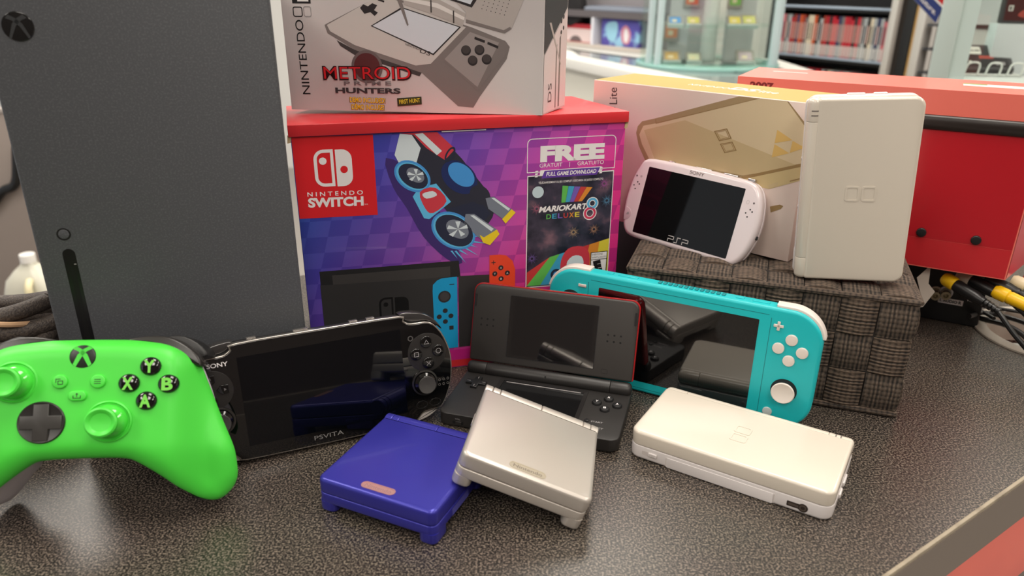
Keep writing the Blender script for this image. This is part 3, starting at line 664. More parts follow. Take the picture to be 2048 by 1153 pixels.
# ------------------------------------------------------------------ white slide handheld
def slide_handheld():
    t = thing('handheld_console', 'white rounded slide handheld with black screen leaning on the gold box', 'handheld', (85.1, 634.8, 95.6), (73.32, 2.29, -40.61), scale=1.045)
    wh = pm('pearl white shell', (226, 214, 216), .2, coat=.5); sil = pm('brushed silver rim', (196, 190, 188), .25, metal=.8)
    pts = [(18.5, 68.3), (41, 69.6), (66, 69.8), (90, 69.2), (108, 68), (115.5, 64), (120, 55), (122, 45), (122.6, 36), (121.6, 26), (118.6, 15), (113.6, 6.4), (106, 3.8), (74, 3.6), (40, 3.6), (20, 4.0), (13, 8.2), (9.6, 17), (8.0, 28), (7.9, 38), (9.2, 50), (12.6, 61)]
    out = smooth_closed(pts, 3)
    m = MB(); m.slab(inset(ccw(out), -.6), -14.5, -8, 4.5, .6, 4); m.build('lower_half', wh, t)
    m = MB(); m.slab(out, -8.2, -6.8, .3, .3); m.build('slide_seam', sil, t)
    m = MB(); m.slab(inset(ccw(out), -.4), -7, 0, .8, 3.4, 5); f = m.build('front_shell', wh, t)
    m = MB(); m.slab(rrect(21.9, 106, 7.6, 62.5, .8, 3), -.3, .12); m.build('screen', pm('slide black display', (8, 8, 9), .04, spec=.35), t)
    text('SONY', pm('warm grey print', (140, 128, 126), .5), t, (58.0, 64.2), (70.6, 64.2), 2.7, .1, bold=.02)
    pk = pm('pale outline print', (190, 186, 184), .4)
    # outlined three-letter mark at the bottom of the screen
    m = MB()
    def stroke(pp, w=.28):
        for a, b in zip(pp, pp[1:]):
            a, b = Vector(a), Vector(b); q = (b - a).normalized(); n = Vector((-q.y, q.x)) * w; m.add([(p.x, p.y, .2) for p in (a - n - q * w, b - n + q * w, b + n + q * w, a + n - q * w)], [(0, 1, 2, 3)])
    for x in (54.8, 67.6): stroke([(x, 8.6), (x, 10.6), (x + 4.8, 10.6), (x + 4.8, 12.9), (x, 12.9)])
    stroke([(60.6, 8.7), (62.9, 8.7), (62.9, 12.9), (65.6, 12.9)])
    m.build('screen_mark', pk, t, smooth=0)
    for c in ((14.6, 45.3), (113.4, 45.2)):
        m = MB()
        for dx, dy in ((0, 0), (2.3, 1.6), (-2.3, -.2), (.4, 3.0), (-.4, -2.8)):
            if (dx, dy) != (0, 0): m.poly(circle(c[0] + dx, c[1] + dy, .62, 10), .06)
        m.build('speaker_holes', INKK, t, smooth=0)
    for c in ((12.9, 53.2), (115.2, 53.3)): dots([c], .8, pm('grey window', (110, 98, 100), .3), t, .05, 'status_light')
    m = MB(); m.poly(circle(17, 53.4, 1, 12), .05); m.ring(circle(110.4, 53.2, 1.2, 12, 1.6), circle(110.4, 53.2, .9, 12, 1.3), .02, .05); m.build('printed_icon', pm('pale icon', (188, 176, 178), .4), t, smooth=0)
    m = MB(); m.slab([(11, 15.5), (14.4, 16.6), (16.4, 19.5), (16.4, 22.5), (14.6, 25.4), (10.6, 26.8), (9.8, 21)], -.6, .2, 0, .1); hb_ = m.build('home_button', pm('home clear', (206, 184, 190), .2, coat=.4), t)
    m = MB(); m.poly([(12, 20), (14.6, 20.6), (14.2, 22.6), (12.6, 22)], .25); m.build('symbol', INKGREY, hb_, smooth=0)
    for x0, x1 in ((36, 41), (60, 74), (84, 96), (104, 110)):
        m = MB(); m.box(x0, x1, 68.4, 70.8, -7, -3.5, .5); m.build('top_button', sil, t)
    m = MB(); m.box(121.4, 123.6, 27, 30, -6.4, -4.4, .4); m.build('side_light', INKK, t)
slide_handheld()

# ------------------------------------------------------------------ boxed consoles: printed cartons
CARD_RED = pm('red card', (214, 44, 52), .38, coat=.15)
def quad(a, b, c, d): return [a, b, c, d]
def carton_purple():
    t = thing('console_carton', 'purple checkered console carton with red lid behind the handhelds', 'carton', (-157.15, 528.56, 0), (90, 0, 16.28))
    W, H, D = 256.6, 200.5, 128
    # checkered gradient print
    m = bpy.data.materials.new('purple checkered print'); m.use_nodes = True; nt = m.node_tree; p = nt.nodes['Principled BSDF']; p.inputs['Roughness'].default_value = .32; p.inputs['Coat Weight'].default_value = .15
    tc = nt.nodes.new('ShaderNodeTexCoord'); sx = nt.nodes.new('ShaderNodeSeparateXYZ'); nt.links.new(tc.outputs['Object'], sx.inputs[0])
    def mth(op, a, b):
        q = nt.nodes.new('ShaderNodeMath'); q.operation = op
        for i, z in enumerate((a, b)):
            if isinstance(z, (int, float)): q.inputs[i].default_value = z
            else: nt.links.new(z, q.inputs[i])
        return q.outputs[0]
    X, Y = sx.outputs[0], sx.outputs[1]
    u = mth('FLOOR', mth('DIVIDE', mth('SUBTRACT', X, mth('MULTIPLY', Y, .28)), .0155), 0.0); v = mth('FLOOR', mth('DIVIDE', mth('ADD', Y, mth('MULTIPLY', X, .02)), .0125), 0.0)
    ck = mth('ABSOLUTE', mth('MODULO', mth('ADD', mth('ADD', u, v), 100), 2), 0)
    gr = mth('ADD', mth('MULTIPLY', X, 3.4), mth('MULTIPLY', mth('SUBTRACT', .2, Y), 2.5))
    rp = nt.nodes.new('ShaderNodeValToRGB'); nt.links.new(gr, rp.inputs[0]); cr = rp.color_ramp
    cr.elements[0].position = .12; cr.elements[0].color = lin((44, 84, 180)); cr.elements[1].position = .98; cr.elements[1].color = lin((226, 52, 138))
    for ps, c in ((.30, (92, 82, 186)), (.5, (136, 82, 184)), (.76, (206, 78, 172))): k = cr.elements.new(ps); k.color = lin(c)
    mx = nt.nodes.new('ShaderNodeMix'); mx.data_type = 'RGBA'; mx.blend_type = 'MULTIPLY'; mx.inputs['B'].default_value = (.62, .60, .80, 1)
    nt.links.new(mth('MULTIPLY', ck, .8), mx.inputs['Factor']); nt.links.new(rp.outputs[0], mx.inputs['A']); nt.links.new(mx.outputs['Result'], p.inputs['Base Color'])
    b = MB(); b.slab(rrect(0, W, 0, H, .8, 2), -D, 0, .6, .6); body = b.build('carton_body', m, t)
    decal([(0.4, 1), (W - .4, 1), (W - .4, 7.2), (.4, 7.2)], CARD_RED, t, .08, 'printed_band')
    decal([(0.4, 7.2), (W - .4, 7.2), (W - .4, 16.8), (.4, 16.8)], pm('magenta print', (196, 36, 130), .35), t, .08, 'printed_band')
    # lid: top panel slightly sprung open, front flap
    l = MB(); l.M = Matrix.Translation((0, H, -D)) @ Matrix.Rotation(R(-2.9), 4, 'X')
    l.box(-1.5, W + 1.5, .2, 2.0, 0, D + 1.5, .5); l.build('lid', CARD_RED, t)
    l = MB(); l.M = Matrix.Translation((0, H + 1.2, -D)) @ Matrix.Rotation(R(-2.9), 4, 'X')
    l.box(-1.5, W + 1.5, -7.6, .9, D + .6, D + 2.2, .5); l.build('lid_flap', CARD_RED, t)
    tear = pm('torn card', (206, 180, 140), .9)
    for x, y in ((-1.2, 199), (W + .6, 202), (W + .2, 198.5)):
        q = MB(); q.slab([(x - 1.4, y - 3), (x + 1.2, y - 2.4), (x + 1.6, y + 2), (x + .2, y + 1), (x - .8, y + 2.6)], -2.2, .9); q.build('torn_corner', tear, t, smooth=0)
    q = MB(); q.poly(rrect(108, 142, 199.2, 199.9, 0), .9); q.build('printed_strip', INKW, t, smooth=0)
    # red logo square
    decal([(.5, 200.2), (57.5, 199.6), (57.5, 139), (-.2 + .7, 140.2)], pm('logo red', (222, 34, 42), .34), t, .1, 'logo_square')
    z = .2
    q = MB(); q.ring(rrect(14.2, 28.2, 163.2, 190.4, (7, .2, .2, 7), 6), rrect(16.5, 26.1, 165.5, 188.1, (4.8, .1, .1, 4.8), 6), z - .01, z); q.build('printed_logo', INKW, t, smooth=0)
    dots([(20.6, 182.1)], 2.7, INKW, t, z)
    decal(rrect(29.6, 41.2, 162.8, 190, (.2, 7, 7, .2), 6), INKW, t, z, 'printed_logo'); dots([(35.2, 175.2)], 2.7, pm('logo red', (222, 34, 42), .34), t, z + .08)
    text('N I N T E N D O', INKW, t, (7.6, 156.6), (47.5, 155.6), 3.3, z, bold=.015); text('SWITCH', INKW, t, (7.5, 148.6), (47.5, 147.4), 6.8, z, bold=.045)
    text('TM', INKW, t, (48, 147.4), (50.4, 147.4), .9, z)
    # generic kart (driver left out)
    cols = dict(w=(214, 226, 232), r=(206, 60, 74), d=(44, 46, 60), c=(70, 150, 220), b=(96, 190, 235), g=(120, 128, 142), y=(238, 208, 40), s=(38, 44, 66), p=(62, 44, 112), k=(30, 44, 96))
    K = {k: pm('kart print ' + k, c, .4) for k, c in cols.items()}
    z = .14
    def pl(pts, k, dz=0, sm=True): decal(smooth_closed(pts, 3) if sm else pts, K[k], t, z + dz, 'printed_kart')
    def ell(cx, cy, a, b, rot, n=28): c, s_ = math.cos(R(rot)), math.sin(R(rot)); return [(cx + a * math.cos(q) * c - b * math.sin(q) * s_, cy + a * math.cos(q) * s_ + b * math.sin(q) * c) for q in (2 * math.pi * i / n for i in range(n))]
    pl([(66, 182), (70, 160), (80, 142), (92, 118), (110, 98), (122, 94), (116, 112), (104, 140), (88, 168)], 'p')
    pl([(80, 196), (100, 197), (118, 184), (132, 166), (146, 146), (147, 130), (130, 116), (112, 136), (96, 158), (84, 176)], 'd', .04)
    pl([(77.0, 199.4), (85.8, 198), (92, 188), (88, 176), (78, 172), (72.4, 183.9)], 'w', .07, False)
    pl([(77.0, 199.6), (104.6, 199.4), (118.1, 186.0), (110, 178), (96, 188), (87, 198)], 'r', .07, False)
    pl([(88, 198.6), (94, 199), (108, 185), (104, 182)], 'w', .1, False)
    pl(ell(121, 164, 16, 11, -42), 'k', .1); pl(ell(122.5, 166, 12, 7.5, -42), 'c', .13); pl(ell(137, 149, 9, 7, -42), 'd', .14)
    q = MB(); q.ring(ell(114, 182, 6.4, 3.2, 60), ell(114, 182, 4.8, 1.9, 60), z + .15, z + .17); q.build('printed_kart', K['s'], t, smooth=0)
    pl([(84.5, 151.3), (89.4, 157.8), (102.8, 160.3), (113.9, 145.2), (96.5, 132.5), (92.5, 133.6)], 'b', .1, False); pl([(90, 154.4), (102, 157.2), (110.5, 146.0), (99.7, 137.2), (93.8, 141.2)], 'r', .13); pl([(92, 153), (100, 154.6), (103, 151), (95, 149)], 'w', .15)
    pl([(112, 140), (136.6, 145), (145.5, 133.2), (130, 117.2), (122, 126)], 's', .1, False)
    for (cx, cy, a_, b_) in ((85, 167, 12.5, 8), (115.5, 121.5, 17, 11)):
        decal(ell(cx, cy, a_ + 2.6, b_ + 2.6, -38), K['c'], t, z + .12, 'printed_wheel'); decal(ell(cx, cy, a_ + 1, b_ + 1, -38), K['b'], t, z + .14, 'printed_wheel'); decal(ell(cx + .6, cy, a_, b_, -38), K['s'], t, z + .16, 'printed_wheel')
        hx, hy = cx + a_ * .18, cy + b_ * .1
        decal(ell(hx, hy, a_ * .6, b_ * .6, -38), K['g'], t, z + .18, 'printed_wheel')
        for i in range(5): decal([(hx + .5, hy), (hx + a_ * .5 * math.cos(1.2566 * i), hy + b_ * .6 * math.sin(1.2566 * i)), (hx + a_ * .5 * math.cos(1.2566 * i + .5), hy + b_ * .6 * math.sin(1.2566 * i + .5))], K['w'], t, z + .2, 'printed_wheel')
    pl([(125.3, 134.5), (132.3, 134.0), (150.6, 119.7), (140.6, 109.6), (123.8, 126.1)], 'g', .16, False); pl([(129, 133), (132, 133), (148, 120.5), (146, 118.6)], 'w', .18, False); pl([(136.4, 116.5), (139.9, 114.0), (150.6, 119.7), (152.8, 115.8), (144.9, 107.0), (139.2, 109.7)], 'y', .2, False)
    pl([(141.5, 146.0), (147.8, 147.0), (163.5, 135.2), (157.8, 126.3), (143.6, 137.4)], 'g', .16, False); pl([(146, 146), (148.5, 146), (161.5, 136), (160, 134.6)], 'w', .18, False); pl([(154.9, 128.0), (162.7, 135.7), (166.1, 132.6), (157.8, 124.1)], 'y', .2, False)
    for i in range(9):
        a = R(-88 + i * 11); c = (112, 119); q = MB(); r0, r1 = 16 + i % 3, 22 + (i * 7) % 12
        q.poly([(c[0] + r0 * math.cos(a), c[1] + r0 * math.sin(a) + 2), (c[0] + r1 * math.cos(a + .25), c[1] + r1 * math.sin(a + .25)), (c[0] + r0 * math.cos(a + .1), c[1] + r0 * math.sin(a + .1) + 2)], z + .1); q.build('printed_spark', K['b'], t, smooth=0)
    # free-game frame
    z = .12
    q = MB(); q.ring(rrect(174.9, 249.3, 163.9, 190.8, (.5, .5, 4, 4), 5), rrect(175.5, 248.7, 164.5, 190.2, (.4, .4, 3.5, 3.5), 5), z - .01, z); q.build('printed_frame', INKW, t, smooth=0)
    text('FREE', INKW, t, (185.7, 172.9), (239.8, 172.9), 11.6, z, bold=.06); text('GRATUIT', INKW, t, (185.3, 167.8), (204.2, 167.8), 3.2, z); text('|', INKW, t, (210.2, 167.9), (210.6, 167.9), 3.2, z); text('GRATUITO', INKW, t, (217.0, 167.8), (239.6, 167.8), 3.2, z)
    decal([(186.0, 165.5), (237.8, 165.9), (235.0, 158.9), (185.2, 158.5)], INKW, t, .16, 'printed_banner'); decal([(189.6, 165.0), (236.6, 165.3), (234.0, 159.4), (187, 159.0)], pm('banner purple', (98, 58, 158), .4), t, .2, 'printed_banner')
    for k in range(3):
        for s in (0, 1): decal([(x + (236 if s else 181.5), y + 160.2 + k * 1.9) for x, y in ((0, 0), (2.2, 0), (2.8, 1.4), (.6, 1.4))], INKW, t, .2, 'printed_check')
    text('FULL GAME DOWNLOAD', INKW, t, (190.9, 160.7), (233.4, 160.9), 3.2, .25, bold=.03, shear=.2)
    # game cover
    z = .12
    q = MB(); q.poly([(175.4, 161.6), (248.9, 162.1), (248.9, 64.4), (175.4, 66.4)], z); q.build('cover_border', INKW, t, smooth=0)
    cv = bpy.data.materials.new('night sky print'); cv.use_nodes = True; nt2 = cv.node_tree; pp = nt2.nodes['Principled BSDF']; pp.inputs['Roughness'].default_value = .35
    tc2 = nt2.nodes.new('ShaderNodeTexCoord'); nz = nt2.nodes.new('ShaderNodeTexNoise'); nz.inputs['Scale'].default_value = 60; nz.inputs['Detail'].default_value = 5; rr = nt2.nodes.new('ShaderNodeValToRGB')
    nt2.links.new(tc2.outputs['Object'], nz.inputs['Vector']); nt2.links.new(nz.outputs['Fac'], rr.inputs[0]); nt2.links.new(rr.outputs[0], pp.inputs['Base Color'])
    rr.color_ramp.elements[0].position = .35; rr.color_ramp.elements[0].color = lin((26, 28, 44)); rr.color_ramp.elements[1].position = .72; rr.color_ramp.elements[1].color = lin((120, 90, 104)); k = rr.color_ramp.elements.new(.55); k.color = lin((62, 56, 74))
    q = MB(); q.poly([(176.1, 160.9), (248.3, 161.3), (248.3, 65.2), (176.1, 67.2)], .17); q.build('cover_art', cv, t, smooth=0)
    z = .22
    RB = [(196, 60, 60), (222, 140, 50), (222, 206, 66), (96, 186, 84), (64, 160, 200), (120, 90, 180)]
    for i in range(6):      # rainbow road along the foot of the cover
        decal([lerp((176.2, 68), (248.2, 66), i / 6), lerp((176.2, 68), (248.2, 66), (i + 1) / 6), lerp((196, 92), (248.2, 104), (i + 1) / 6), lerp((196, 92), (248.2, 104), i / 6)], pm('road print %d' % i, RB[(i + 3) % 6], .4), t, z, 'printed_road')
    decal([(176.2, 68), (196, 92), (176.2, 80)], pm('road print 3', RB[3], .4), t, z, 'printed_road')
    for i in range(5):
        decal([(205 + i * 5.2, 152 - i * .6), (210 + i * 5.2, 151.5 - i * .6), (208 + i * 3.6, 138), (204.5 + i * 3.6, 138)], pm('road print %d' % i, RB[i], .4), t, z, 'printed_road')
    dots([(184.5, 148)], 4.8, pm('moon print', (196, 214, 222), .4), t, z, 'printed_moon', 24)
    for (cx, cy), c in (((183.7, 134.4), (222, 120, 150)), ((241, 151.5), (200, 90, 190)), ((244, 137), (110, 180, 226)), ((180.5, 92), (150, 120, 210)), ((216, 112), (236, 196, 140)), ((234, 113), (230, 170, 130))):
        q = MB()
        for i in range(18):
            a = 2 * math.pi * i / 18; r1 = 5.6 if i % 2 else 4; q.poly([(cx + 1.2 * math.cos(a), cy + 1.2 * math.sin(a)), (cx + r1 * math.cos(a + .06), cy + r1 * math.sin(a + .06)), (cx + 1.2 * math.cos(a + .2), cy + 1.2 * math.sin(a + .2))], z + .03)
        q.build('printed_firework', pm('firework %d' % c[0], c, .4), t, smooth=0)
    # generic red kart front
    decal(smooth_closed([(206, 88), (212, 98), (224, 99), (231, 92), (230, 76), (218, 70), (207, 76)], 3), pm('kart print r', cols['r'], .4), t, z + .05, 'printed_kart'); decal(smooth_closed([(211, 84), (216, 91), (224, 90), (226, 82), (219, 76)], 3), pm('kart print w', cols['w'], .4), t, z + .08, 'printed_kart')
    dots([(202, 76), (234, 76)], 5, K['s'], t, z + .07, 'printed_wheel', 20); dots([(202, 76)], 2.6, K['c'], t, z + .1, 'printed_wheel', 20)
    text('TÉLÉCHARGEMENT DU JEU COMPLET / DESCARGA DE JUEGO COMPLETO', INKW, t, (184.7, 154.7), (239.7, 154.8), 1.7, z + .1, bold=.01)
    text('MARIOKART', INKW, t, (185.3, 131.3), (227.5, 131.6), 4.6, z + .1, bold=.04, shear=.25)
    for i, ch in enumerate('DELUXE'): text(ch, pm('deluxe %d' % i, RB[(i + 3) % 6], .4), t, (192 + i * 4.9, 125.1), (196 + i * 4.9, 125.1), 4.2, z + .1, bold=.02)
    for cx, cy, r, c in ((231.4, 135.6, 4.6, (92, 180, 226)), (229.6, 127.4, 5.2, (214, 60, 96))):
        q = MB(); q.ring(circle(cx, cy, r + .7, 24), circle(cx, cy, r - 2.5, 24), z + .09, z + .1); q.build('printed_eight', INKW, t, smooth=0)
        q = MB(); q.ring(circle(cx, cy, r, 24), circle(cx, cy, r - 1.9, 24), z + .11, z + .13); q.build('printed_eight', pm('eight %d' % c[0], c, .35), t, smooth=0)
    decal([(232.2, 92.8), (247.4, 93), (247.2, 66.5), (232.6, 66.6)], INKK, t, z + .14, 'rating_box'); decal([(232.9, 92.2), (246.8, 92.4), (246.6, 86.4), (232.9, 86.2)], INKW, t, z + .17, 'rating_box'); decal([(232.9, 85.6), (246.6, 85.8), (246.5, 67.2), (233, 67.2)], INKW, t, z + .17, 'rating_box')
    text('EVERYONE', INKK, t, (233.6, 89.8), (243, 89.9), 1.7, z + .2); text('ENFANTS et ADULTES', INKK, t, (233.6, 87.2), (246, 87.3), 1.6, z + .2)
    text('E', INKK, t, (236.0, 75.0), (243.6, 76.2), 9.2, z + .2, bold=.09, shear=-.08); text('ESRB', INKK, t, (235, 69), (245, 69), 2.4, z + .2, bold=.03)
    # printed console in its dock with two controllers
    dk = pm('dock print', (52, 51, 52), .4); dk2 = pm('dock print dark', (36, 36, 38), .4); z = .2
    decal([(10.9, 97.4), (119.1, 96.2), (120.3, 82), (10.9, 85)], dk2, t, z, 'printed_console'); decal([(20, 93.4), (112, 92.0), (112, 83), (20, 85)], pm('dock print mid', (62, 60, 60), .4), t, z + .03, 'printed_console')
    decal([(10.5, 86.2), (117.7, 82.5), (117, 19), (10.8, 19)], dk, t, z + .06, 'printed_dock'); decal([(118.5, 83.0), (144.3, 81.7), (144, 19), (118, 19)], dk, t, z + .06, 'printed_dock')
    q = MB(); q.ring(rrect(54, 65.2, 50, 70.6, (5, .2, .2, 5), 5), rrect(55.6, 63.8, 51.6, 69, (3.6, .1, .1, 3.6), 5), z + .08, z + .1); q.poly(rrect(66.6, 77.6, 50, 70, (.2, 5, 5, .2), 5), z + .1); q.poly(circle(59.4, 64.6, 1.9), z + .1); q.build('printed_logo', pm('dock print logo', (24, 24, 25), .35), t, smooth=0)
    q = MB(); q.ring(rrect(138, 143.6, 56, 68, (2, .2, .2, 2), 4), rrect(139, 143.2, 57, 67, (1.4, .1, .1, 1.4), 4), z + .08, z + .1); q.build('printed_logo', pm('dock print logo', (24, 24, 25), .35), t, smooth=0)
    bl = pm('blue pad print', (26, 156, 210), .4); rd = pm('red pad print', (232, 74, 44), .4); bt = pm('pad button print', (48, 46, 48), .4)
    decal([(97.2, 72), (97.6, 77.5), (101.2, 81.0), (105, 82.4), (117.4, 82.6), (117.2, 19), (97.9, 19.5)], bl, t, z + .12, 'printed_pad'); dots([(106.7, 66.2)], 5.2, bt, t, z + .16, 'printed_stick', 24); dots([(106.7, 66.4)], 3.9, pm('pad stick print', (66, 64, 66), .4), t, z + .19, 'printed_stick', 24)
    dots([(107, 53.7), (101.9, 48.8), (111.6, 48.6), (106.9, 44.0)], 2.1, bt, t, z + .16); decal(rrect(110, 113.6, 36, 39.6, .4, 2), bt, t, z + .16, 'printed_button'); decal(rrect(111, 115, 76, 76.8, 0), bt, t, z + .16, 'printed_button')
    decal([(144.4, 98.4), (153, 98.2), (158.5, 97), (163.9, 91.8), (166.2, 84.0), (166.3, 55), (144.3, 55)], rd, t, z + .12, 'printed_pad')
    for ch, x, y in (('X', 154, 86.7), ('Y', 148.9, 81.9), ('A', 159.5, 81.6), ('B', 154.2, 77.1)):
        dots([(x, y)], 2.2, bt, t, z + .16); text(ch, INKW, t, (x - .8, y - .9), (x + .8, y - .9), 1.8, z + .2)
    decal(rrect(146, 149.6, 91.5, 92.1, 0), bt, t, z + .16, 'printed_button'); decal(rrect(147.5, 148.1, 90, 93.6, 0), bt, t, z + .17, 'printed_button')
carton_purple()

def carton_silver():
    t = thing('console_carton', 'grey printed handheld carton standing on the red carton lid', 'carton', (-173.55, 594.03, 209.0), (90, 0, -4.94))
    W, H, D = 196, 150, 52
    c = bpy.data.materials.new('silver gradient print'); c.use_nodes = True; nt = c.node_tree; p = nt.nodes['Principled BSDF']; p.inputs['Roughness'].default_value = .3; p.inputs['Coat Weight'].default_value = .2
    tc = nt.nodes.new('ShaderNodeTexCoord'); nz = nt.nodes.new('ShaderNodeTexNoise'); nz.inputs['Scale'].default_value = 9; nz.inputs['Detail'].default_value = 1; rp = nt.nodes.new('ShaderNodeValToRGB')
    nt.links.new(tc.outputs['Object'], nz.inputs['Vector']); nt.links.new(nz.outputs['Fac'], rp.inputs[0]); nt.links.new(rp.outputs[0], p.inputs['Base Color'])
    rp.color_ramp.elements[0].position = .35; rp.color_ramp.elements[0].color = lin((190, 184, 184)); rp.color_ramp.elements[1].position = .65; rp.color_ramp.elements[1].color = lin((214, 208, 206))
    b = MB(); b.M = Matrix.Rotation(R(90), 4, 'X'); b.slab([(.3, .3), (.3, -.3 + .3), (W - .4, 0), (W, .4), (W + 15.8, 48), (W + 15.2, 48.6), (.3, 48.6)], -H, 0); b.v = [(x, -y if y < 0 else y, -abs(z)) for x, y, z in b.v]; b.build('carton_body', c, t, smooth=0)
    G = {k: pm('grey print ' + k, v, .4) for k, v in dict(a=(176, 168, 164), b=(196, 190, 186), c=(206, 210, 218), d=(122, 114, 112), e=(66, 60, 60), f=(44, 40, 42), g=(150, 142, 140), h=(222, 216, 212)).items()}
    def pl(pts, k, z, nm='printed_handheld'): decal(pts, G[k], t, z, nm)
    pl([(40.5, 52.1), (54.0, 45.3), (104.3, 29.6), (102.5, 27.0), (53.8, 41.5), (43, 48)], 'e', .12)
    pl([(32.1, 62.8), (35.2, 64.4), (77.2, 84.5), (94.9, 79.8), (136.1, 64.6), (142.8, 62.6), (167.5, 53.5), (170.9, 49.3), (168.7, 40.7), (148.1, 12.6), (143.3, 4.6), (131.6, 5.4), (104.3, 29.6), (54.0, 45.3), (33.9, 56.9)], 'd', .1)
    pl([(33.9, 62.8), (76.6, 84.5), (138.4, 62.6), (111.5, 36.3), (100, 34.8), (54.1, 48.8), (36, 58.4)], 'b', .15)
    pl([(140.6, 61.0), (168.7, 52.4), (169, 45), (147.0, 17.1), (119.7, 39.8)], 'd', .18); pl([(141.5, 59.4), (163, 52.2), (146.6, 20), (122, 39.8)], 'g', .21)
    pl([(91.2, 76), (134.9, 62.8), (113.7, 42.5), (67.1, 62.6)], 'f', .2); pl([(92.0, 75.0), (133.4, 62.6), (113.5, 43.7), (68.6, 62.7)], 'c', .24)
    pl([(92.9, 86.0), (118.6, 81.7), (138.5, 72.1), (136.1, 63.1), (112.7, 71.7), (92.7, 77.8)], 'a', .27); pl([(93, 83), (118, 78.8), (137.6, 69.6), (137.2, 67.4), (117, 75.8), (93, 80.6)], 'h', .3)
    for x0, y0 in ((112.5, 74), (129, 67)): pl([(x0, y0 + 7), (x0 + 1, y0 + 7), (x0 + 1, y0 - 1.6), (x0, y0 - 1.6)], 'e', .32)
    pl([(118.8, 92), (185, 92), (172.0, 62.0), (167.0, 58.8), (138.4, 65.8), (138.5, 73.1)], 'a', .24); pl([(138.6, 65.8), (167.0, 58.8), (172, 62), (171, 63.4), (166.4, 61), (138.6, 68.2)], 'd', .27)
    pl([(122.1, 92), (154.0, 92), (143.0, 76.2), (124.2, 82.2)], 'f', .28); pl([(125, 92), (150.0, 92), (142.0, 78.4), (126.2, 83)], 'c', .31)
    q = MB()
    for i in range(6):
        for j in range(5): q.poly(circle(150.4 + i * 3.3 + j * .9, 74 + j * 2.5 - i * .8 + 1.5, .32, 8), .3)
    q.build('printed_dot', G['f'], t, smooth=0)
    pl([(60, 75), (63, 71), (67.6, 72.2), (70.6, 69.6), (73.2, 72), (70.4, 73.6), (73, 77), (69.4, 78.4), (66, 76.2), (62.6, 77.6)], 'f', .24)
    for x, y in ((138.3, 46.3), (148.4, 46.8), (143.2, 39.1), (153.7, 40.2)): dots([(x, y)], 3.7, G['f'], t, .26, n=22); dots([(x, y + .7)], 3.0, G['e'], t, .29, n=22)
    pl([(145, 56.2), (152.6, 53.6), (152.2, 51.8), (144.6, 54.4)], 'f', .26); pl([(154.6, 52.8), (162.5, 49.8), (162.1, 48), (154.2, 51)], 'f', .26); pl([(74, 81.6), (78.6, 80.2), (78.2, 79), (73.6, 80.4)], 'f', .26)
    pl([(84.0, 92), (88.4, 92), (95.8, 63.8), (94.8, 62.9)], 'd', .36)
    text('NINTENDO', G['e'], t, (92.6, 49.4), (104.6, 45.4), 1.7, .28); text('DS', G['e'], t, (103.4, 44.4), (110.8, 42), 3.2, .28)
    # side lettering and squares
    text('NINTENDO', INKK, t, (16.5, 11.9), (15.7, 66.2), 6.4, .12)
    q = MB(); q.ring(rrect(8.8, 16.2, 68.2, 75.4, 1.6, 4), rrect(9.5, 15.5, 68.9, 74.7, 1, 4), .1, .12); q.build('printed_square', INKK, t, smooth=0)
    q = MB(); q.ring(rrect(16.9, 22.9, 68.2, 75.8, 1.6, 4), rrect(17.5, 22.3, 68.9, 75.1, 1, 4), .1, .12); q.build('printed_square', INKGREY, t, smooth=0)
    decal(rrect(9, 23, 77.6, 96, 0), INKK, t, .12, 'printed_square'); text('DS', INKW, t, (21.4, 79), (21.4, 94), 9, .16)
    # title block (armoured figure left out)
    dots([(62.5, 33.3)], 12, pm('ball print ring', (104, 92, 92), .4), t, .3, 'printed_ball', 32); dots([(62.5, 33.3)], 10, pm('ball print', (86, 40, 42), .4), t, .33, 'printed_ball', 32)
    rdk = pm('title red', (200, 34, 42), .35); tdk = pm('title dark', (48, 14, 18), .4)
    text('METROID', tdk, t, (27.6, 23.2), (96.6, 24.2), 10.4, .37, bold=.03); text('METROID', rdk, t, (28.6, 23.9), (95.6, 24.9), 9.2, .42, bold=0.0)
    text('P R I M E', pm('title silver', (112, 104, 106), .3), t, (43.6, 19.4), (80.5, 20), 2.9, .4, bold=.03)
    text('HUNTERS', pm('title black', (58, 54, 56), .35), t, (36.5, 13.5), (87.4, 14), 3.9, .4, bold=.04)
    for s, p0, p1 in (('DEMO INCLUDED!', (47.4, 6.7), (75, 6.5)), ('DÉMO INCLUSE!', (48.4, 1.3), (74, 1.3))):
        text(s, INKK, t, (p0[0] - .3, p0[1] - .2), (p1[0] + .3, p1[1] - .2), 4.1, .38, bold=.03); text(s, INKY, t, p0, p1, 3.8, .43, bold=.02)
    decal([(84.6, 4.2), (103.6, 6.2), (103.4, 12), (84.4, 10.4)], pm('tag dark', (48, 56, 32), .4), t, .36, 'printed_tag'); text('FIRST HUNT', pm('tag yellow', (214, 206, 60), .4), t, (86.2, 6.1), (102.4, 7.9), 3.2, .4, bold=.02)
    # right side face
    D = 50.5; SM = Matrix.Translation((W + .1, 0, 0)) @ Matrix.Rotation(math.atan2(48, 15.8), 4, 'Y')
    decal([(1, 44), (1, H - 1), (D - 1, H - 1), (D - 1, 76)], pm('side black print', (44, 44, 50), .35), t, .1, 'printed_panel', SM)
    decal([(1, 43), (D - 1, 74), (D - 1, 1), (1, 1)], pm('side pale print', (216, 204, 204), .4), t, .1, 'printed_panel', SM)
    text('NINTENDO', INKW, t, (22, 92), (22, 140), 7, .2, M=SM); text('DS', G['e'], t, (18, 8), (18, 22), 8, .2, M=SM)
    for i in range(3): text('Experience the touch', INKW, t, (36 + i * 4, 96), (36 + i * 4, 138), 2, .2, M=SM)
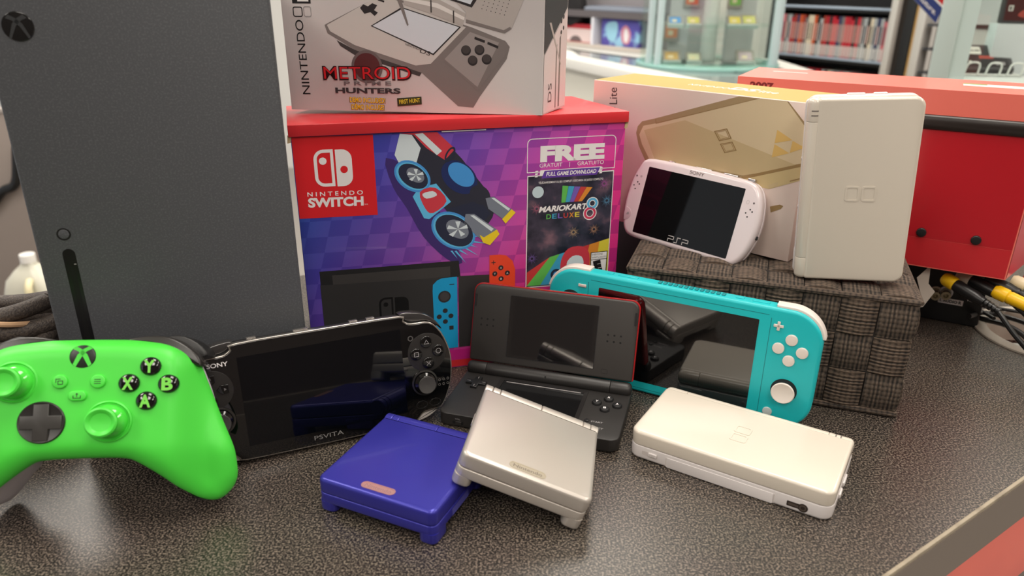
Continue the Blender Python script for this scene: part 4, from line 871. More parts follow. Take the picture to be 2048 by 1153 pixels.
    decal([(10, 66), (14, 66), (38, 34), (36, 34)], G['a'], t, .2, 'printed_stylus', SM); decal([(26, 2), (28, 2), (28, 50), (26, 48)], G['d'], t, .18, 'printed_line', SM); decal([(33, 2), (36, 2), (36, 56), (33, 54)], G['d'], t, .18, 'printed_line', SM)
    dots([(36, 58), (41, 61), (36, 66), (41, 69)], 1.6, G['f'], t, .2, n=12, M=SM)
carton_silver()

def carton_gold():
    t = thing('console_carton', 'pale pink and gold handheld carton behind the white slide handheld', 'carton', (71.23, 687.04, 98.4), (90, 0, -40.9))
    W, H, D = 195.4, 124, 66
    b = MB(); b.slab(rrect(0, W, 0, H, .8, 2), -D, 0, .6, .6); b.build('carton_body', pm('pale pink card', (226, 206, 196), .34, coat=.15), t)
    gold = pm('gold card', (176, 154, 92), .6, spec=.15)
    TM_ = Matrix.Translation((0, H, 0)) @ Matrix.Rotation(R(-90), 4, 'X')
    decal(rrect(1, W - 1, 1, D - 1, 0), gold, t, .1, 'printed_top', TM_)
    text('NINTENDO', INKW, t, (78, 27), (114, 27), 8, .2, M=TM_, shear=.1); text('DS', INKW, t, (115, 27), (138, 27), 14, .2, bold=.03, M=TM_, shear=.1); text('lite', INKW, t, (141, 27), (156, 27), 12, .2, M=TM_)
    G = {k: pm('gold print ' + k, v, .36) for k, v in dict(a=(196, 174, 132), b=(212, 192, 156), c=(166, 142, 104), d=(150, 122, 78), e=(216, 178, 104), f=(226, 206, 172), g=(200, 178, 130)).items()}
    def pl(pts, k, z): decal(pts, G[k], t, z, 'printed_handheld')
    pl([(47.3, 83.1), (48.5, 89), (52.5, 93.6), (65.2, 97.6), (137.7, 123.3), (177.0, 123.6), (193.6, 107.4), (195, 79.2), (148.2, 59.7), (60.0, 58), (50.7, 72.4)], 'c', .1)
    pl([(50.6, 82), (54, 90), (66.2, 93.6), (154.8, 123.4), (176, 123.4), (192.6, 106.4), (194.6, 79.6), (148.2, 62.7), (62.0, 62.7), (54, 74)], 'b', .14)
    pl([(55.0, 86.4), (93.2, 99.5), (194.6, 76.5), (148.2, 62.4), (67.7, 63.1)], 'a', .18)
    pl([(66.2, 93.2), (154.8, 123.6), (154, 123.6), (66, 93.8)], 'd', .22); pl([(66, 93.4), (66.6, 93.4), (66, 97.6), (65.4, 97.4)], 'd', .22); pl([(177, 123.6), (193.9, 107.4), (193.3, 107.2), (176.4, 123.6)], 'd', .22)
    for Q in ([(120.0, 94.0), (131.0, 97.6), (135.9, 90.2), (125.5, 86.6)], [(126.4, 84.6), (136.8, 87.9), (141.3, 81.4), (131.3, 77.8)]):
        c = (sum(p[0] for p in Q) / 4, sum(p[1] for p in Q) / 4)
        q = MB(); q.ring(ccw(Q), ccw([lerp(c, p, .84) for p in Q]), .2, .26); q.ring(ccw([lerp(c, p, .74) for p in Q]), ccw([lerp(c, p, .66) for p in Q]), .2, .24); q.build('printed_square', G['d'], t, smooth=0)
    for T in ([(171.7, 101.8), (184.4, 95.7), (171.1, 91.5)], [(184.7, 95.2), (194.6, 91.4), (183.8, 85.8)], [(171.2, 90.8), (183.5, 85.6), (170.4, 80.3)]): decal(T, G['e'], t, .24, 'printed_triangle')
    pl([(148.4, 61.5), (194.6, 79.5), (194.6, 77), (148.4, 59)], 'd', .22)
    pl([(148.4, 60.2), (194.6, 78.0), (194.6, 66), (171.9, 55.4), (160, 56)], 'g', .19); pl([(187.2, 63.9), (194.6, 67.2), (194.6, 68.2), (187.2, 64.9)], 'd', .25); pl([(170.1, 58.4), (178.6, 62.4), (178.1, 58.6), (172.0, 56.0)], 'a', .25)
    pl([(174.7, 41.8), (182.3, 44.9), (185.1, 44.2), (183.3, 41.4), (175.9, 37.2)], 'd', .25)
    ik = pm('soft black ink', (70, 58, 56), .4)
    text('Lite', ik, t, (25.9, 105.2), (24.6, 119.3), 8.6, .15); text('TM', ik, t, (24.6, 100.6), (24.4, 102.6), 1.6, .15)
carton_gold()

def carton_red():
    t = thing('console_carton', 'wide red handheld carton with black stripe behind the upright white handheld', 'carton', (206.11, 713.98, 70.4), (90, 0, -28.94))
    W, H, D = 245.4, 153, 88
    b = MB(); b.M = Matrix.Rotation(R(90), 4, 'X'); b.slab([(.4, 0), (W - .5, 0), (W, .5), (W + 27, D), (.4, D)], -H, 0); b.v = [(x, abs(y), -abs(z)) for x, y, z in b.v]; b.build('carton_body', pm('coral card', (232, 116, 102), .36, coat=.15), t)
    rd = pm('deep red print', (182, 26, 38), .22, coat=.4); bk = pm('black stripe print', (38, 32, 30), .3)
    decal([(1, 26.4), (W - 1, 26.4), (W - 1, 121), (1, 121)], rd, t, .1, 'printed_panel'); decal([(1, .8), (W - 1, .8), (W - 1, 26.2), (1, 26.2)], pm('lower red print', (196, 38, 46), .25, coat=.3), t, .1, 'printed_panel')
    # rounded black hinge strip
    m = MB(); m.M = Matrix.Translation((0, 126.4, 0)) @ Matrix.Rotation(R(90), 4, 'Y'); n = 12
    m.loft([[(-3.4 * math.sin(R(180 * i / n)), 6.2 * math.cos(R(180 * i / n)), z) for i in range(n + 1)] for z in (1, W - 1)]); m.build('black_stripe', bk, t)
    for x in (90, 133, 175.2, 217): m = MB(); m.disc(x, 31.3, 4.0, 0, 2.2, .8, 24); m.build('rubber_dot', BLACKP, t)
    text('2007', pm('logo dark red', (120, 20, 30), .4), t, (12, 143), (33, 143), 6, .2, bold=.05)
    TM_ = Matrix.Translation((0, H, 0)) @ Matrix.Rotation(R(-90), 4, 'X')
    decal(rrect(182, W, 40, 58, 0), pm('label white', (226, 222, 206), .5), t, .1, 'sticker', TM_); decal(rrect(182, 200, 52, 58, 0), pm('label green', (110, 150, 80), .5), t, .15, 'sticker', TM_)
    decal(rrect(20, 52, 58, 61, 0), INKW, t, .1, 'sticker', TM_)
    SM = Matrix.Translation((W + .1, 0, 0)) @ Matrix.Rotation(math.atan2(D, 27), 4, 'Y'); decal(rrect(1, 90, .8, 121, 0), pm('side pink red print', (206, 58, 76), .3), t, .1, 'printed_panel', SM)
carton_red()

# ------------------------------------------------------------------ cable corner at the right
def switch_device():
    rot = (90, 0, -28.94); o = (206.11, 713.98, 0)
    t = thing('av_switch_unit', 'black video unit with sockets under the red carton', 'device', o, rot)
    blk = pm('unit black', (22, 22, 23), .5)
    Zf = -58
    m = MB(); m.slab(rrect(150, 240, 0, 69.8, 2, 3), -86, Zf, 1, 1); m.build('housing', blk, t)
    met = pm('socket metal', (176, 166, 140), .25, metal=.9)
    for x, y in ((199.5, 28.6), (208, 30.6)):
        m = MB(); m.loft([[(x + r * math.cos(2 * math.pi * i / 20), y + r * math.sin(2 * math.pi * i / 20), z) for i in range(20)] for r, z in ((4.2, Zf), (4.2, Zf + 12), (2.2, Zf + 12), (2.2, Zf + 7))]); s = m.build('phono_socket', met, t)
        m = MB(); m.ring(circle(x, y, 6, 20), circle(x, y, 4.4, 20), Zf, Zf + 1.5); m.build('socket_collar', pm('collar cream' if x < 205 else 'collar pale', (196, 190, 170) if x < 205 else (214, 216, 222), .4), s)
    decal(rrect(203, 224, 19, 24.5, 0), INKW, t, Zf + .2, 'socket_label'); text('L AUDIO R', INKK, t, (204.5, 20.4), (222.5, 20.4), 3, Zf + .4, bold=.02)
    text('VIDEO', INKW, t, (226, 25), (237, 25), 3, Zf + .2, bold=.02)
    # plugs
    def P(x, y, z): return (x, y, z)
    def plug(label, path, c, grp, cable):
        q = thing('phono_plug', label, 'plug', o, rot, grp)
        a, b_ = Vector(path[0]), Vector(path[1]); d = (b_ - a).normalized()
        m = MB(); m.tube([a, a + d * 3, a + d * 11, a + d * 12], [4.6, 6.2, 6.2, 5.4], 18); m.build('collar', pm('plug ' + label.split()[0], c, .35), q)
        bodyc = pm('plug body', (26, 26, 27), .35) if cable else pm('plug ' + label.split()[0], c, .35)
        m = MB(); m.tube([a + d * 12, a + d * 14, a + d * 32, a + d * 38], [5, 5.6, 5.2, 4], 18); m.build('grip', bodyc, q)
        for k in range(5):
            m = MB(); s = a + d * (38 + k * 3.6); m.tube([s, s + d * 2.2], [4.2 - k * .25, 4.0 - k * .25], 14); m.build('strain_relief', bodyc, q)
        m = MB(); m.tube(spline([a + d * 37] + [Vector(p) for p in path[1:]], 6), 2.3, 10); m.build('cable', pm('cable black', (18, 18, 19), .35) if cable else bodyc, q)
    plug('yellow-collared black plug in front of the socket panel', [(201, 58.5, -16), (244, 46, 10), (262, 30, 24), (290, 8, 30), (312, 4, 26)], (244, 196, 22), 'audio video plugs', True)
    plug('cream-collared black plug behind the yellow-collared one', [(212, 62, -24), (252, 52, -4), (280, 34, 6), (300, 14, 0), (330, 6, 0)], (206, 190, 170), 'audio video plugs', True)
    plug('grey-collared black plug nearest the red carton', [(222, 64, -26), (262, 56, -12), (292, 40, -8), (330, 26, -16)], (60, 60, 60), 'audio video plugs', True)
    plug('yellow moulded plug at the right edge beneath the red carton', [(240, 57, -8), (276, 49, 4), (300, 44, 8), (330, 36, 0)], (240, 190, 20), 'audio video plugs', False)
    plug('cream moulded plug beside the yellow one at the right edge', [(252, 64, -22), (284, 57, -14), (330, 46, -14)], (222, 212, 176), 'audio video plugs', False)
    plug('red moulded plug at the right edge under the carton', [(262, 70, -30), (292, 63, -22), (330, 54, -20)], (214, 46, 40), 'audio video plugs', False)
switch_device()
def gap_box():
    t = thing('added_gap_box', 'plain black box added to darken the gap behind the woven box', 'box', (84, 770, 0), (0, 0, -32))  # made-up box, put here so the gap beside the carton reads black
    m = MB(); m.box(0, 104, 0, 70, 0, 84, 3); m.build('body', pm('unit black', (22, 22, 23), .5), t)
    m = MB(); m.box(-2, 106, -2, 72, 84, 93, 3); m.build('lid', pm('unit black', (22, 22, 23), .5), t)
gap_box()
def loose_cables():
    ck = pm('cable black', (18, 18, 19), .35)
    for lab, pth, r in (('black cable running from the woven box to the grommet', [(330, 660, 3), (406, 680, 3), (434, 676, 3), (456, 660, 4), (470, 640, 5), (480, 622, -4), (482, 618, -30)], 2.6),
                        ('black cable looping down from the plugs into the grommet', [(428, 640, 16), (446, 655, 12), (462, 668, 7), (476, 660, 7), (486, 640, 8), (490, 622, 4), (490, 612, -30)], 2.4),
                        ('thin black cable across the far rim of the grommet', [(452, 640, 14), (466, 690, 5), (500, 676, 5), (520, 664, 6), (528, 650, 0), (528, 645, -30)], 1.7),
                        ('thick black cable rising from the grommet at the right', [(500, 604, -30), (506, 606, 4), (522, 614, 16), (560, 640, 24), (620, 690, 20)], 3.0)):
        m = MB(); m.tube(spline(pth, 8), r, 10); tag(m.build('cable', ck), lab, 'cable', 'loose black cables')
    m = MB(); m.M = Matrix.Translation((206.11, 713.98, 0)) @ Matrix.Rotation(R(-28.94), 4, 'Z') @ Matrix.Rotation(R(90), 4, 'X')
    m.slab([(180, 57), (188.6, 71), (190.2, 53), (196.6, 46.5), (190, 30), (183, 28), (186, 42)], -8, -7.3); tag(m.build('paper_card', pm('white card', (208, 196, 184), .6), smooth=0), 'torn white card propped between woven box and sockets', 'card')
loose_cables()

# ------------------------------------------------------------------ left edge: coiled cable, jug, partition
def left_things():
    t = thing('coiled_cable', 'coiled black braided cable with a tan tie behind the controller', 'cable', (-392, 512, 0))
    br = pm('braided black sleeve', (64, 56, 52), .55, bump=(900, .8, .0008), speck=((88, 78, 70), 700, .45, .6))
    for i in range(7):
        pts = []; ph = i * .5; rx = 46 + 5 * (i % 3); z0 = 9 + i * 11.2
        for k in range(25):
            a = 2 * math.pi * k / 24; pts.append((rx * math.cos(a) + 3 * math.sin(ph), 30 * math.sin(a) + 4 * math.cos(ph), z0 + 6 * math.sin(a + ph) + 4 * math.cos(2 * a + i)))
        m = MB(); m.tube(pts, 6.2, 12); m.build('cable_turn', br, t)
    pts = [(52, -10, 40), (40, -34, 24), (10, -42, 10), (-30, -44, 6), (-60, -40, 20)]; m = MB(); m.tube(spline(pts, 6), 6.2, 12); m.build('cable_turn', br, t)
    pts = [(54, -6, 66), (44, -34, 50), (18, -44, 30), (-16, -46, 14), (-50, -44, 8)]; m = MB(); m.tube(spline(pts, 6), 6.2, 12); m.build('cable_turn', br, t)
    m = MB(); m.tube(spline([(-50, -44, 66), (-10, -46, 78), (16, -44, 82), (36, -34, 76), (48, -14, 68), (54, 0, 60)], 6), 2.0, 8); m.build('tie', pm('tan tie', (222, 180, 140), .6), t)
    c = thing('low_cabinet', 'grey low cabinet behind the counter at far left', 'cabinet', (-1430, 1930, -950))
    m = MB(); m.box(-300, 320, -160, 140, 0, 266, 4); m.build('body', pm('grey brown panel', (150, 138, 130), .5, bump=(20, .1)), c)
    m = MB(); m.box(-304, 324, -164, 140, 266, 280, 3); m.build('top', pm('dark rail', (96, 90, 86), .5), c)
    j = thing('plastic_jug', 'translucent white plastic jug with a white cap at the far left', 'jug', (-1352, 1960, -670))
    jm = pm('milky plastic', (206, 204, 188), .35)
    def rr_(w, z, r): return [(x, y, z) for x, y in rrect(-w, w, -w * .8, w * .8, r, 6)]
    m = MB(); m.loft([rr_(w * 1.2, z * 1.42, min(r * 1.2, w * .75)) for w, z, r in ((52, 0, 10), (56, 6, 14), (56, 70, 14), (55, 100, 16), (48, 128, 20), (32, 146, 20), (18, 156, 12), (16, 162, 12))])
    m.build('bottle', jm, j)
    m = MB(); m.disc(0, 0, 20, 228, 252, 2, 24); m.build('cap', pm('white cap', (236, 234, 228), .4), j)
    m = MB(); m.tube(spline([(20, -44, 190), (26, -66, 172), (28, -72, 130), (34, -68, 80)], 6), 10, 10); m.build('handle', pm('milky handle', (226, 216, 176), .4), j)
    p = thing('cabinet_partition', 'blurred grey-brown partition behind the jug at far left', 'partition', (-1900, 2300, -950))
    m = MB(); m.box(-300, 760, 0, 30, 0, 860, 3); m.build('panel', pm('grey brown panel', (150, 138, 130), .5, bump=(20, .1)), p)
    m = MB(); m.box(-300, 764, -4, 34, 860, 874, 2); m.build('top_rail', pm('pale rail', (170, 162, 156), .5), p)
    m = MB(); m.tube(spline([(240, -16, 560), (300, -18, 620), (350, -20, 650), (380, -20, 760)], 6), 14, 10); m.build('hanging_cord', pm('cable black', (18, 18, 19), .35), p)
left_things()

# ------------------------------------------------------------------ background shop
def white_counter():
    t = thing('display_counter', 'white display counter with grey glass top across the aisle', 'counter', (0, 0, 0))
    out = [(180, 3290), (465, 2650), (640, 2250), (1090, 2250), (1090, 3250), (600, 3310), (250, 3740), (150, 3750)]
    wh = pm('white laminate', (232, 232, 226), .4)
    m = MB(); m.slab(out, -42, 0, 3, 3); m.build('white_top', wh, t)
    m = MB(); m.slab(inset(ccw(out), 26), -950, -42); m.build('front_panel', pm('off white panel', (222, 220, 208), .5), t, smooth=0)
    m = MB(); m.slab(inset(ccw(out), 95), -2, 1.5); m.build('glass_top', pm('grey glass top', (128, 138, 138), .12), t, smooth=0)
white_counter()

def glass_tower():
    c = (735, 2985); r = 255
    t = thing('glass_display_tower', 'round glass display tower holding game cartridges in the background', 'display case', (c[0], c[1], 1.5))
    gm = glass_mat('tower glass', (250, 254, 252), .07); n = 12
    fr = pm('frosted frame', (196, 212, 216), .4); teal = pm('glass edge teal', (150, 196, 188), .15)
    m = MB(); m.slab(circle(0, 0, r + 12, 48), 0, 12, 2, 2); m.build('base_disc', teal, t)
    m = MB(); m.slab(circle(0, 0, r + 12, 48), 640, 652, 2, 2); m.build('top_disc', teal, t)
    m = MB(); m.slab(circle(0, 0, 30, 16), 12, 640); m.build('core_post', pm('core white', (222, 222, 220), .5), t)
    for k in range(n):
        a0, a1 = 2 * math.pi * k / n, 2 * math.pi * (k + 1) / n
        p0 = (r * math.cos(a0), r * math.sin(a0)); p1 = (r * math.cos(a1), r * math.sin(a1)); q0 = lerp((0, 0), p0, .985); q1 = lerp((0, 0), p1, .985)
        m = MB(); m.slab([p0, p1, q1, q0], 12, 640); m.build('pane', gm, t, smooth=0)
    for px in (-236, -212, 196, 214):
        y = -math.sqrt(max(0, r * r - px * px)) + 4; m = MB(); m.box(px - 12, px + 12, y - 6, y + 6, 12, 640, 2); m.build('frame_upright', fr, t)
    m = MB(); m.box(-150, -6, 10, 16, 12, 640); m.box(60, 170, 10, 16, 12, 640); m.build('back_panel', pm('panel grey', (196, 194, 196), .6), t, smooth=0)
    stands = []
    for z in (22, 150):
        m = MB(); m.slab(circle(0, 0, 215, 36), z - 5, z); m.build('glass_shelf', glass_mat('shelf glass', (249, 254, 252), .06), t, smooth=0)
    G = pm('cartridge grey', (150, 142, 134), .6)
    words = ['left', 'second', 'third', 'fourth', 'fifth', 'sixth', 'seventh', 'eighth', 'ninth', 'tenth']
    spec = [(580, 150, 56, -62, (70, 140, 200), 'blue-labelled grey cartridge tilted on the upper shelf of the glass tower'),
            (646, 150, 56, -62, (196, 190, 90), 'yellow-labelled grey cartridge tilted on the upper shelf of the glass tower'),
            (592, 84, 62, 0, (214, 122, 50), 'orange-labelled cartridge hung upright inside the glass tower'),
            (578, 22, 66, -62, (200, 160, 96), 'tan-labelled cartridge tilted on the lower shelf of the glass tower'),
            (660, 22, 56, -62, (216, 210, 180), 'cream-labelled cartridge tilted at the middle of the lower tower shelf'),
            (660, 202, 62, 0, (214, 100, 30), 'deep orange cartridge hung at the top of the glass tower'),
            (820, 202, 56, 0, (110, 176, 60), 'green-labelled cartridge hung at the top right of the glass tower'),
            (848, 150, 60, -58, (196, 190, 184), 'pale-labelled cartridge tilted at the upper right of the tower'),
            (796, 150, 54, -58, (220, 196, 80), 'yellow cartridge beside the pale one at the upper right of the tower'),
            (850, 22, 64, -58, (186, 160, 170), 'pink-labelled cartridge tilted on the lower right tower shelf')]
    for x, z, w, tilt, col, lab in spec:
        yy = 2860 if tilt else 2984
        k = thing('game_cartridge', lab, 'cartridge', (x, yy, z + 2), (90 + tilt, 0, -6), 'cartridges in the glass tower')
        h = w * 1.12
        m = MB(); m.slab(rrect(-w / 2, w / 2, 0, h, 3, 3), -10, 0, 1, 1.5); m.build('shell', G, k)
        decal(rrect(-w * .36, w * .36, h * .18, h * .82, 2, 3), pm('cart label %d %d' % (col[0], col[1]), col, .4), k, .1, 'label_print')
        decal(rrect(-w * .2, w * .1, h * .3, h * .55, 2, 3), pm('cart label art', (226, 206, 170), .4), k, .15, 'label_art')
        if tilt:
            s = MB(); s.box(-w / 2, w / 2, -1, 2, -14, 3, .5); s.build('stand_lip', pm('clear stand', (206, 214, 212), .2), k)
glass_tower()

ORD = ['first', 'second', 'third', 'fourth', 'fifth', 'sixth', 'seventh', 'eighth', 'ninth', 'tenth', 'eleventh', 'twelfth', 'thirteenth', 'fourteenth', 'fifteenth', 'sixteenth', 'seventeenth', 'eighteenth', 'nineteenth', 'twentieth', 'twenty-first', 'twenty-second', 'twenty-third', 'twenty-fourth', 'twenty-fifth', 'twenty-sixth', 'twenty-seventh', 'twenty-eighth', 'twenty-ninth', 'thirtieth', 'thirty-first', 'thirty-second', 'thirty-third', 'thirty-fourth', 'thirty-fifth', 'thirty-sixth', 'thirty-seventh', 'thirty-eighth']
def game_shelf():
    yaw = -54.9; L = 560
    t = thing('game_shelf', 'black metal shelf unit full of game cases behind the tower', 'shelf', (1218, 3722, 0), (0, 0, yaw))
    bk = pm('shelf black', (24, 24, 26), .45); lip = pm('shelf lip', (170, 186, 204), .35)
    m = MB(); m.box(-20, L + 20, 170, 180, -900, 560); m.build('back_board', bk, t)
    for z in (-235, -8, 202):
        m = MB(); m.box(-10, L + 10, 0, 172, z - 24, z - 4); sh = m.build('shelf_board', bk, t)
        m = MB(); m.box(-10, L + 10, -5, 0, z - 12, z - 3, 1); m.build('price_rail', lip, sh)
    for x in (-30, L + 10):
        m = MB(); m.box(x, x + 20, 0, 180, -950, 560); m.build('side_panel', bk, t)
    m = MB(); m.box(L + 12, L + 40, -36, 0, -950, 620, 4); m.build('corner_post', pm('brushed post', (206, 202, 196), .35, metal=.3), t)
    m = MB(); m.box(L + 60, L + 100, -6, 40, -950, 620, 2); m.build('black_post', bk, t)
    m = MB(); m.box(L + 104, L + 124, -6, 40, -950, 620, 2); m.build('tan_strip', pm('tan strip', (176, 140, 84), .5), t)
    m = MB(); m.box(L + 126, L + 158, -30, 40, -950, 620, 2); m.build('silver_post', pm('brushed post', (206, 202, 196), .35, metal=.3), t)
    m = MB(); m.box(L + 165, L + 420, 60, 80, -950, 620); m.build('dark_bay_back', bk, t)
    for z in (-30, 60, 150):
        m = MB(); m.box(L + 165, L + 400, -20, 60, z - 8, z); m.build('bay_shelf', pm('bay shelf', (52, 54, 60), .4), t)
    cols = [('white', (214, 208, 204)), ('red', (196, 40, 56)), ('silver', (176, 182, 184)), ('crimson', (180, 34, 50)), ('navy', (52, 60, 96)), ('orange', (206, 90, 44)), ('grey', (120, 116, 116)), ('cream', (222, 210, 186)), ('dark', (50, 46, 48)), ('rust', (160, 60, 46)), ('pink', (206, 110, 120))]
    seq = [0, 1, 10, 6, 2, 3, 9, 4, 5, 9, 6, 7, 7, 5, 8, 2, 9, 3, 8, 1, 1, 4, 6, 1, 3, 1, 8, 1, 6, 2, 8, 7, 2, 4, 2, 10, 0]
    M2 = thing  # brevity
    ang = R(yaw); ux, uy = math.cos(ang), math.sin(ang); vx, vy = -uy, ux
    proto = {}
    for row, (z0, nm) in enumerate(((-12, 'upper'), (-239, 'lower'))):
        for i in range(37):
            cn, c = cols[seq[(i + row * 11) % 37]]; x = 4 + i * 15.0; h = 170 if (i * 7 + row) % 5 else 158
            pos = ((1218 + ux * x + vx * 14) * MM, (3722 + uy * x + vy * 14) * MM, z0 * MM)
            key = (cn, h)
            if key not in proto:
                root = thing('game_case', '', 'game case', (0, 0, 0), (0, 0, yaw))
                m = MB(); m.box(0, 14.2, 0, 110, 0, h, .8, 1); m.build('case_body', pm('case ' + cn, c, .35), root)
                d = MB(); d.M = Matrix.Rotation(R(90), 4, 'X'); d.poly(rrect(2.5, 11.7, 4, 50, 0), .15); d.build('price_label', pm('price label', (216, 214, 210), .5), root, smooth=0)
                d = MB(); d.M = Matrix.Rotation(R(90), 4, 'X'); d.poly(rrect(4, 10.2, 66, 138, 0), .15); d.build('spine_print', pm('spine print ' + ('dark' if sum(c) > 420 else 'pale'), (60, 50, 56) if sum(c) > 420 else (206, 170, 160), .5), root, smooth=0)
                proto[key] = root
            else:
                src = proto[key]; root = src.copy(); COL.objects.link(root)
                for ch in src.children: q = ch.copy(); COL.objects.link(q); q.parent = root
            root.location = pos
            root['label'] = '%s game case, %s from the left on the %s black shelf' % (cn, ORD[i], nm); root['category'] = 'game case'; root['group'] = 'game cases on the black shelf'
game_shelf()

def rear_shelf():
    yaw = -50.8
    t = thing('low_shelf', 'cream edged shelf of boxed goods left of the glass tower', 'shelf', (225, 3792, 0), (0, 0, yaw))
    m = MB(); m.box(-40, 560, 0, 200, 6, 20); m.build('shelf_board', pm('cream shelf', (200, 190, 180), .5), t)
    m = MB(); m.box(-40, 560, 200, 212, 1.5, 600); m.build('back_board', pm('rear board', (150, 146, 150), .6), t)
    m = MB(); m.box(-40, 560, 4, 200, 138, 166); m.build('upper_shelf', pm('upper grey shelf', (96, 90, 92), .5), t)
    m = MB(); m.box(200, 216, 0, 200, 20, 138); m.build('divider', pm('white divider', (222, 222, 230), .5), t)
    for x in (-40, 548):
        m = MB(); m.box(x, x + 12, 10, 200, 1.5, 600); m.build('side_panel', pm('rear board', (150, 146, 150), .6), t)
    ang = R(yaw); ux, uy = math.cos(ang), math.sin(ang); vx, vy = -uy, ux
    def at(x, y): return (225 + ux * x + vx * y, 3792 + uy * x + vy * y)
    a = at(240, 30); b = thing('picture_box', 'blue and purple printed box on the rear shelf', 'box', (a[0], a[1], 20), (0, 0, yaw))
    m = MB(); m.box(0, 230, 0, 60, 0, 114, 1); m.build('box_body', pm('purple box', (88, 80, 170), .4, speck=((150, 200, 230), 14, .5, .62)), b)
    FM = Matrix.Rotation(R(90), 4, 'X')
    decal(smooth_closed([(40, 30), (30, 90), (90, 104), (100, 60), (80, 20)], 3), pm('pale blue art', (150, 200, 222), .4), b, .3, 'printed_art', FM); decal(smooth_closed([(130, 20), (120, 70), (150, 92), (180, 60), (170, 14)], 3), pm('rose art', (200, 130, 150), .4), b, .3, 'printed_art', FM); decal(smooth_closed([(142, 26), (138, 66), (154, 78), (168, 50), (160, 20)], 3), pm('white art', (230, 224, 226), .4), b, .5, 'printed_art', FM)
    a = at(0, 40); b = thing('picture_box', 'red framed white box on the rear shelf beside the divider', 'box', (a[0], a[1], 20), (0, 0, yaw))
    m = MB(); m.box(-20, 185, 0, 60, 0, 82, 1); m.build('box_body', pm('red frame', (190, 40, 52), .4), b); decal(rrect(-16, 165, 4, 62, 0), pm('white panel', (226, 206, 204), .4), b, .3, 'printed_panel', FM); decal(circle(60, 4, 40, 24, 26)[:13], pm('grey arc', (110, 96, 96), .4), b, .5, 'printed_panel', FM)
    a = at(-10, 30); b = thing('dark_bag', 'dark rounded bag hanging at the left of the rear shelf', 'bag', (a[0], a[1], 104), (0, 0, yaw))
    m = MB(); m.slab(smooth_closed([(0, 0), (60, -4), (100, 30), (96, 110), (60, 170), (0, 170)], 4), -50, 0, 12, 14, 4); m.M = None
    m.v = [(x, -z, y) for x, y, z in m.v]; m.build('bag_body', pm('dark cloth', (30, 28, 30), .8), b); m = MB(); m.tube(spline([(10, 24, 168), (30, 24, 200), (60, 24, 168)], 6), 5, 8); m.build('bag_handle', pm('dark cloth', (30, 28, 30), .8), b)
    a = at(130, 20); b = thing('keyboard_box', 'long grey keyboard lying on the upper rear shelf', 'keyboard', (a[0], a[1], 166), (0, 0, yaw))
    m = MB(); m.box(0, 400, 0, 130, 0, 16, 3); m.build('keyboard_body', pm('keyboard grey', (140, 148, 162), .5), b)
    m = MB()
    for i in range(22):
        for j in range(5): m.box(12 + i * 17.2, 26 + i * 17.2, 12 + j * 22, 30 + j * 22, 15.5, 20, 1, 1)
    o = m.build('keys', pm('key grey', (120, 128, 142), .5), b); o['kind'] = 'stuff'
rear_shelf()

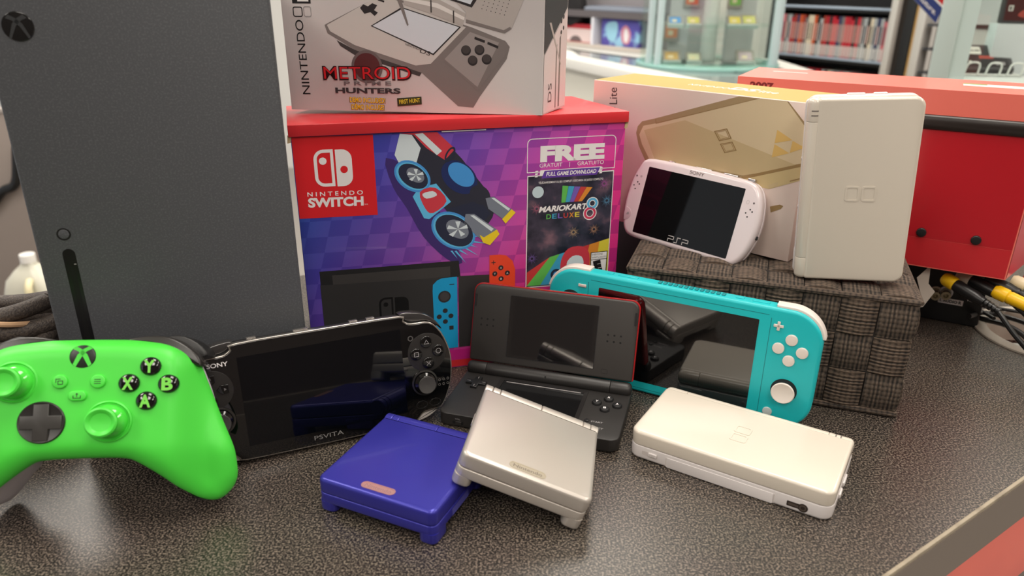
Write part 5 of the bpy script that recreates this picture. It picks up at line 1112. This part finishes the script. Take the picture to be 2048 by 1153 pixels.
def right_case():
    t = thing('glass_cabinet', 'pale glass cabinet with frosted frame at the upper right', 'display case', (760, 1424, 0), (0, 0, -28))
    fr = pm('pale green frame', (196, 212, 206), .35); base = pm('cabinet base', (206, 206, 200), .5)
    m = MB(); m.box(0, 520, 0, 420, -950, 132, 2); m.build('base', base, t)
    m = MB(); m.box(0, 520, 0, 420, 132, 140, 1); m.build('floor_board', pm('case floor', (206, 208, 206), .5), t)
    for x, y in ((0, 0), (488, 0), (0, 388), (488, 388)):
        m = MB(); m.box(x, x + 32, y, y + 32, 140, 760, 2); m.build('frame_upright', fr, t)
    m = MB(); m.box(32, 58, 6, 12, 140, 760); m.build('frosted_pane', pm('frosted pane', (188, 206, 200), .3), t, smooth=0)
    m = MB(); m.box(58, 488, 6, 10, 140, 760); m.build('pane', glass_mat('clear glass', (252, 254, 253), .04), t, smooth=0)
    m = MB(); m.box(4, 8, 32, 388, 140, 760); m.build('pane', glass_mat('greenish glass', (240, 250, 246), .10), t, smooth=0)
    m = MB(); m.box(32, 488, 400, 408, 140, 760); m.build('back_pane', pm('cabinet back', (206, 206, 206), .5), t, smooth=0)
    m = MB(); m.box(-2, 522, -2, 422, 760, 790, 2); m.build('top', fr, t)
    gk = pm('cartridge charcoal', (62, 60, 62), .5); stick = pm('sticker white', (226, 222, 214), .5)
    k = thing('game_cartridge', 'dark cartridge with a 25.00 price sticker tilted on a wire stand', 'cartridge', (852, 1478, 152), (38, 0, -8), 'cartridges in the glass cabinet')
    m = MB(); m.slab(rrect(0, 92, 0, 66, 3, 3), -12, 0, 1, 1.5); m.build('shell', gk, k); decal(rrect(8, 84, 6, 56, 2, 3), pm('dark label', (46, 42, 44), .3), k, .1, 'label_print')
    decal(rrect(12, 40, 40, 60, 3, 3), stick, k, .2, 'price_sticker'); text('$25.00', INKK, k, (14.5, 47), (37.5, 47), 5.4, .3, bold=.02); decal(rrect(34, 60, 28, 36, 2, 3), pm('label red art', (170, 70, 60), .4), k, .2, 'label_art'); decal(rrect(14, 19, 14, 22, 0), stick, k, .2, 'rating_mark')
    decal(rrect(60, 78, 12, 20, 2, 3), INKGREY, k, .2, 'label_art')
    s = thing('wire_stand', 'white wire stand holding the 25.00 cartridge', 'stand', (852, 1462, 140), (0, 0, -8)); w = pm('white wire', (230, 230, 226), .35)
    for x in (8, 46, 84):
        m = MB(); m.tube(spline([(x - 12, 8, 3), (x - 12, 2, 6), (x - 9, -4, 24), (x + 9, -4, 24), (x + 12, 2, 6), (x + 12, 8, 3)], 6), 1.8, 8); m.build('wire_loop', w, s)
    m = MB(); m.tube([(-8, 8, 3), (100, 8, 3)], 1.8, 8); m.build('wire_rail', w, s); m = MB(); m.tube([(-8, 60, 3), (100, 60, 3)], 1.8, 8); m.build('wire_rail', w, s)
    for x in (-4, 96):
        m = MB(); m.tube([(x, 8, 3), (x, 60, 3)], 1.8, 8); m.build('wire_rail', w, s)
    b = thing('game_cartridge', 'upright dark red cartridge with a 7.50 price sticker', 'cartridge', (914, 1500, 233), (88, 0, -10), 'cartridges in the glass cabinet')
    m = MB(); m.slab(rrect(0, 90, 0, 100, 3, 3), -14, 0, 1, 1.5); m.build('shell', gk, b); decal(rrect(5, 85, 5, 62, 2, 3), pm('dark red label', (74, 30, 30), .35), b, .1, 'label_print'); decal(rrect(6, 30, 54, 78, 3, 3), stick, b, .2, 'price_sticker'); text('$7.50', INKK, b, (8.5, 62), (27.5, 62), 5.6, .3, bold=.02)
    decal(rrect(10, 18, 22, 32, 0), stick, b, .2, 'rating_mark'); text('E', INKK, b, (11.6, 24), (16, 24), 6, .3, bold=.05); decal(smooth_closed([(28, 14), (40, 26), (60, 22), (52, 10)], 3), pm('label red art', (170, 70, 60), .4), b, .2, 'label_art')
    p = thing('acrylic_riser', 'clear acrylic riser under the 7.50 cartridge', 'stand', (909, 1496, 140), (0, 0, -10)); m = MB(); m.box(0, 100, 0, 40, 0, 92, 1); m.build('riser_block', pm('pale acrylic', (214, 218, 220), .2), p)
    c = thing('clamshell_case', 'open black-edged clear plastic case behind the 25.00 cartridge', 'case', (868, 1560, 141), (62, 0, -14))
    m = MB(); m.ring(rrect(0, 120, 0, 96, 5, 4), rrect(7, 113, 7, 89, 4, 4), -6, 0); m.build('case_rim', BLACKP, c)
    m = MB(); m.slab(rrect(5, 115, 5, 91, 3, 4), -5, -4); m.build('case_window', pm('milky window', (206, 206, 202), .2), c)
right_case()
def sign():
    t = thing('hanging_sign', 'red and blue promotional sign hanging at the top right', 'sign', (1010, 2000, 330), (90, 0, 6))
    m = MB(); q = [(-118, 10), (52, -122), (96, 40), (20, 130), (-80, 130)]; m.slab(q, -3, 0); m.build('sign_board', pm('sign blue', (40, 60, 128), .4), t, smooth=0)
    decal([(-60, 8), (62, -82), (92, 38), (18, 124), (-60, 124)], pm('sign red', (206, 38, 44), .4), t, .3, 'printed_panel'); decal([(-64, 5), (61, -87), (62, -82), (-60, 8)], INKW, t, .4, 'printed_line')
    text('Create the future.', INKW, t, (-90, -4), (44, -104), 11, .5, bold=.02)
    m = MB(); m.tube([(-20, 128, -2), (-20, 1420, -2)], 1, 6); m.build('cord', INKGREY, t); m = MB(); m.tube([(15, 128, -2), (15, 1420, -2)], 1, 6); m.build('cord', INKGREY, t)
sign()
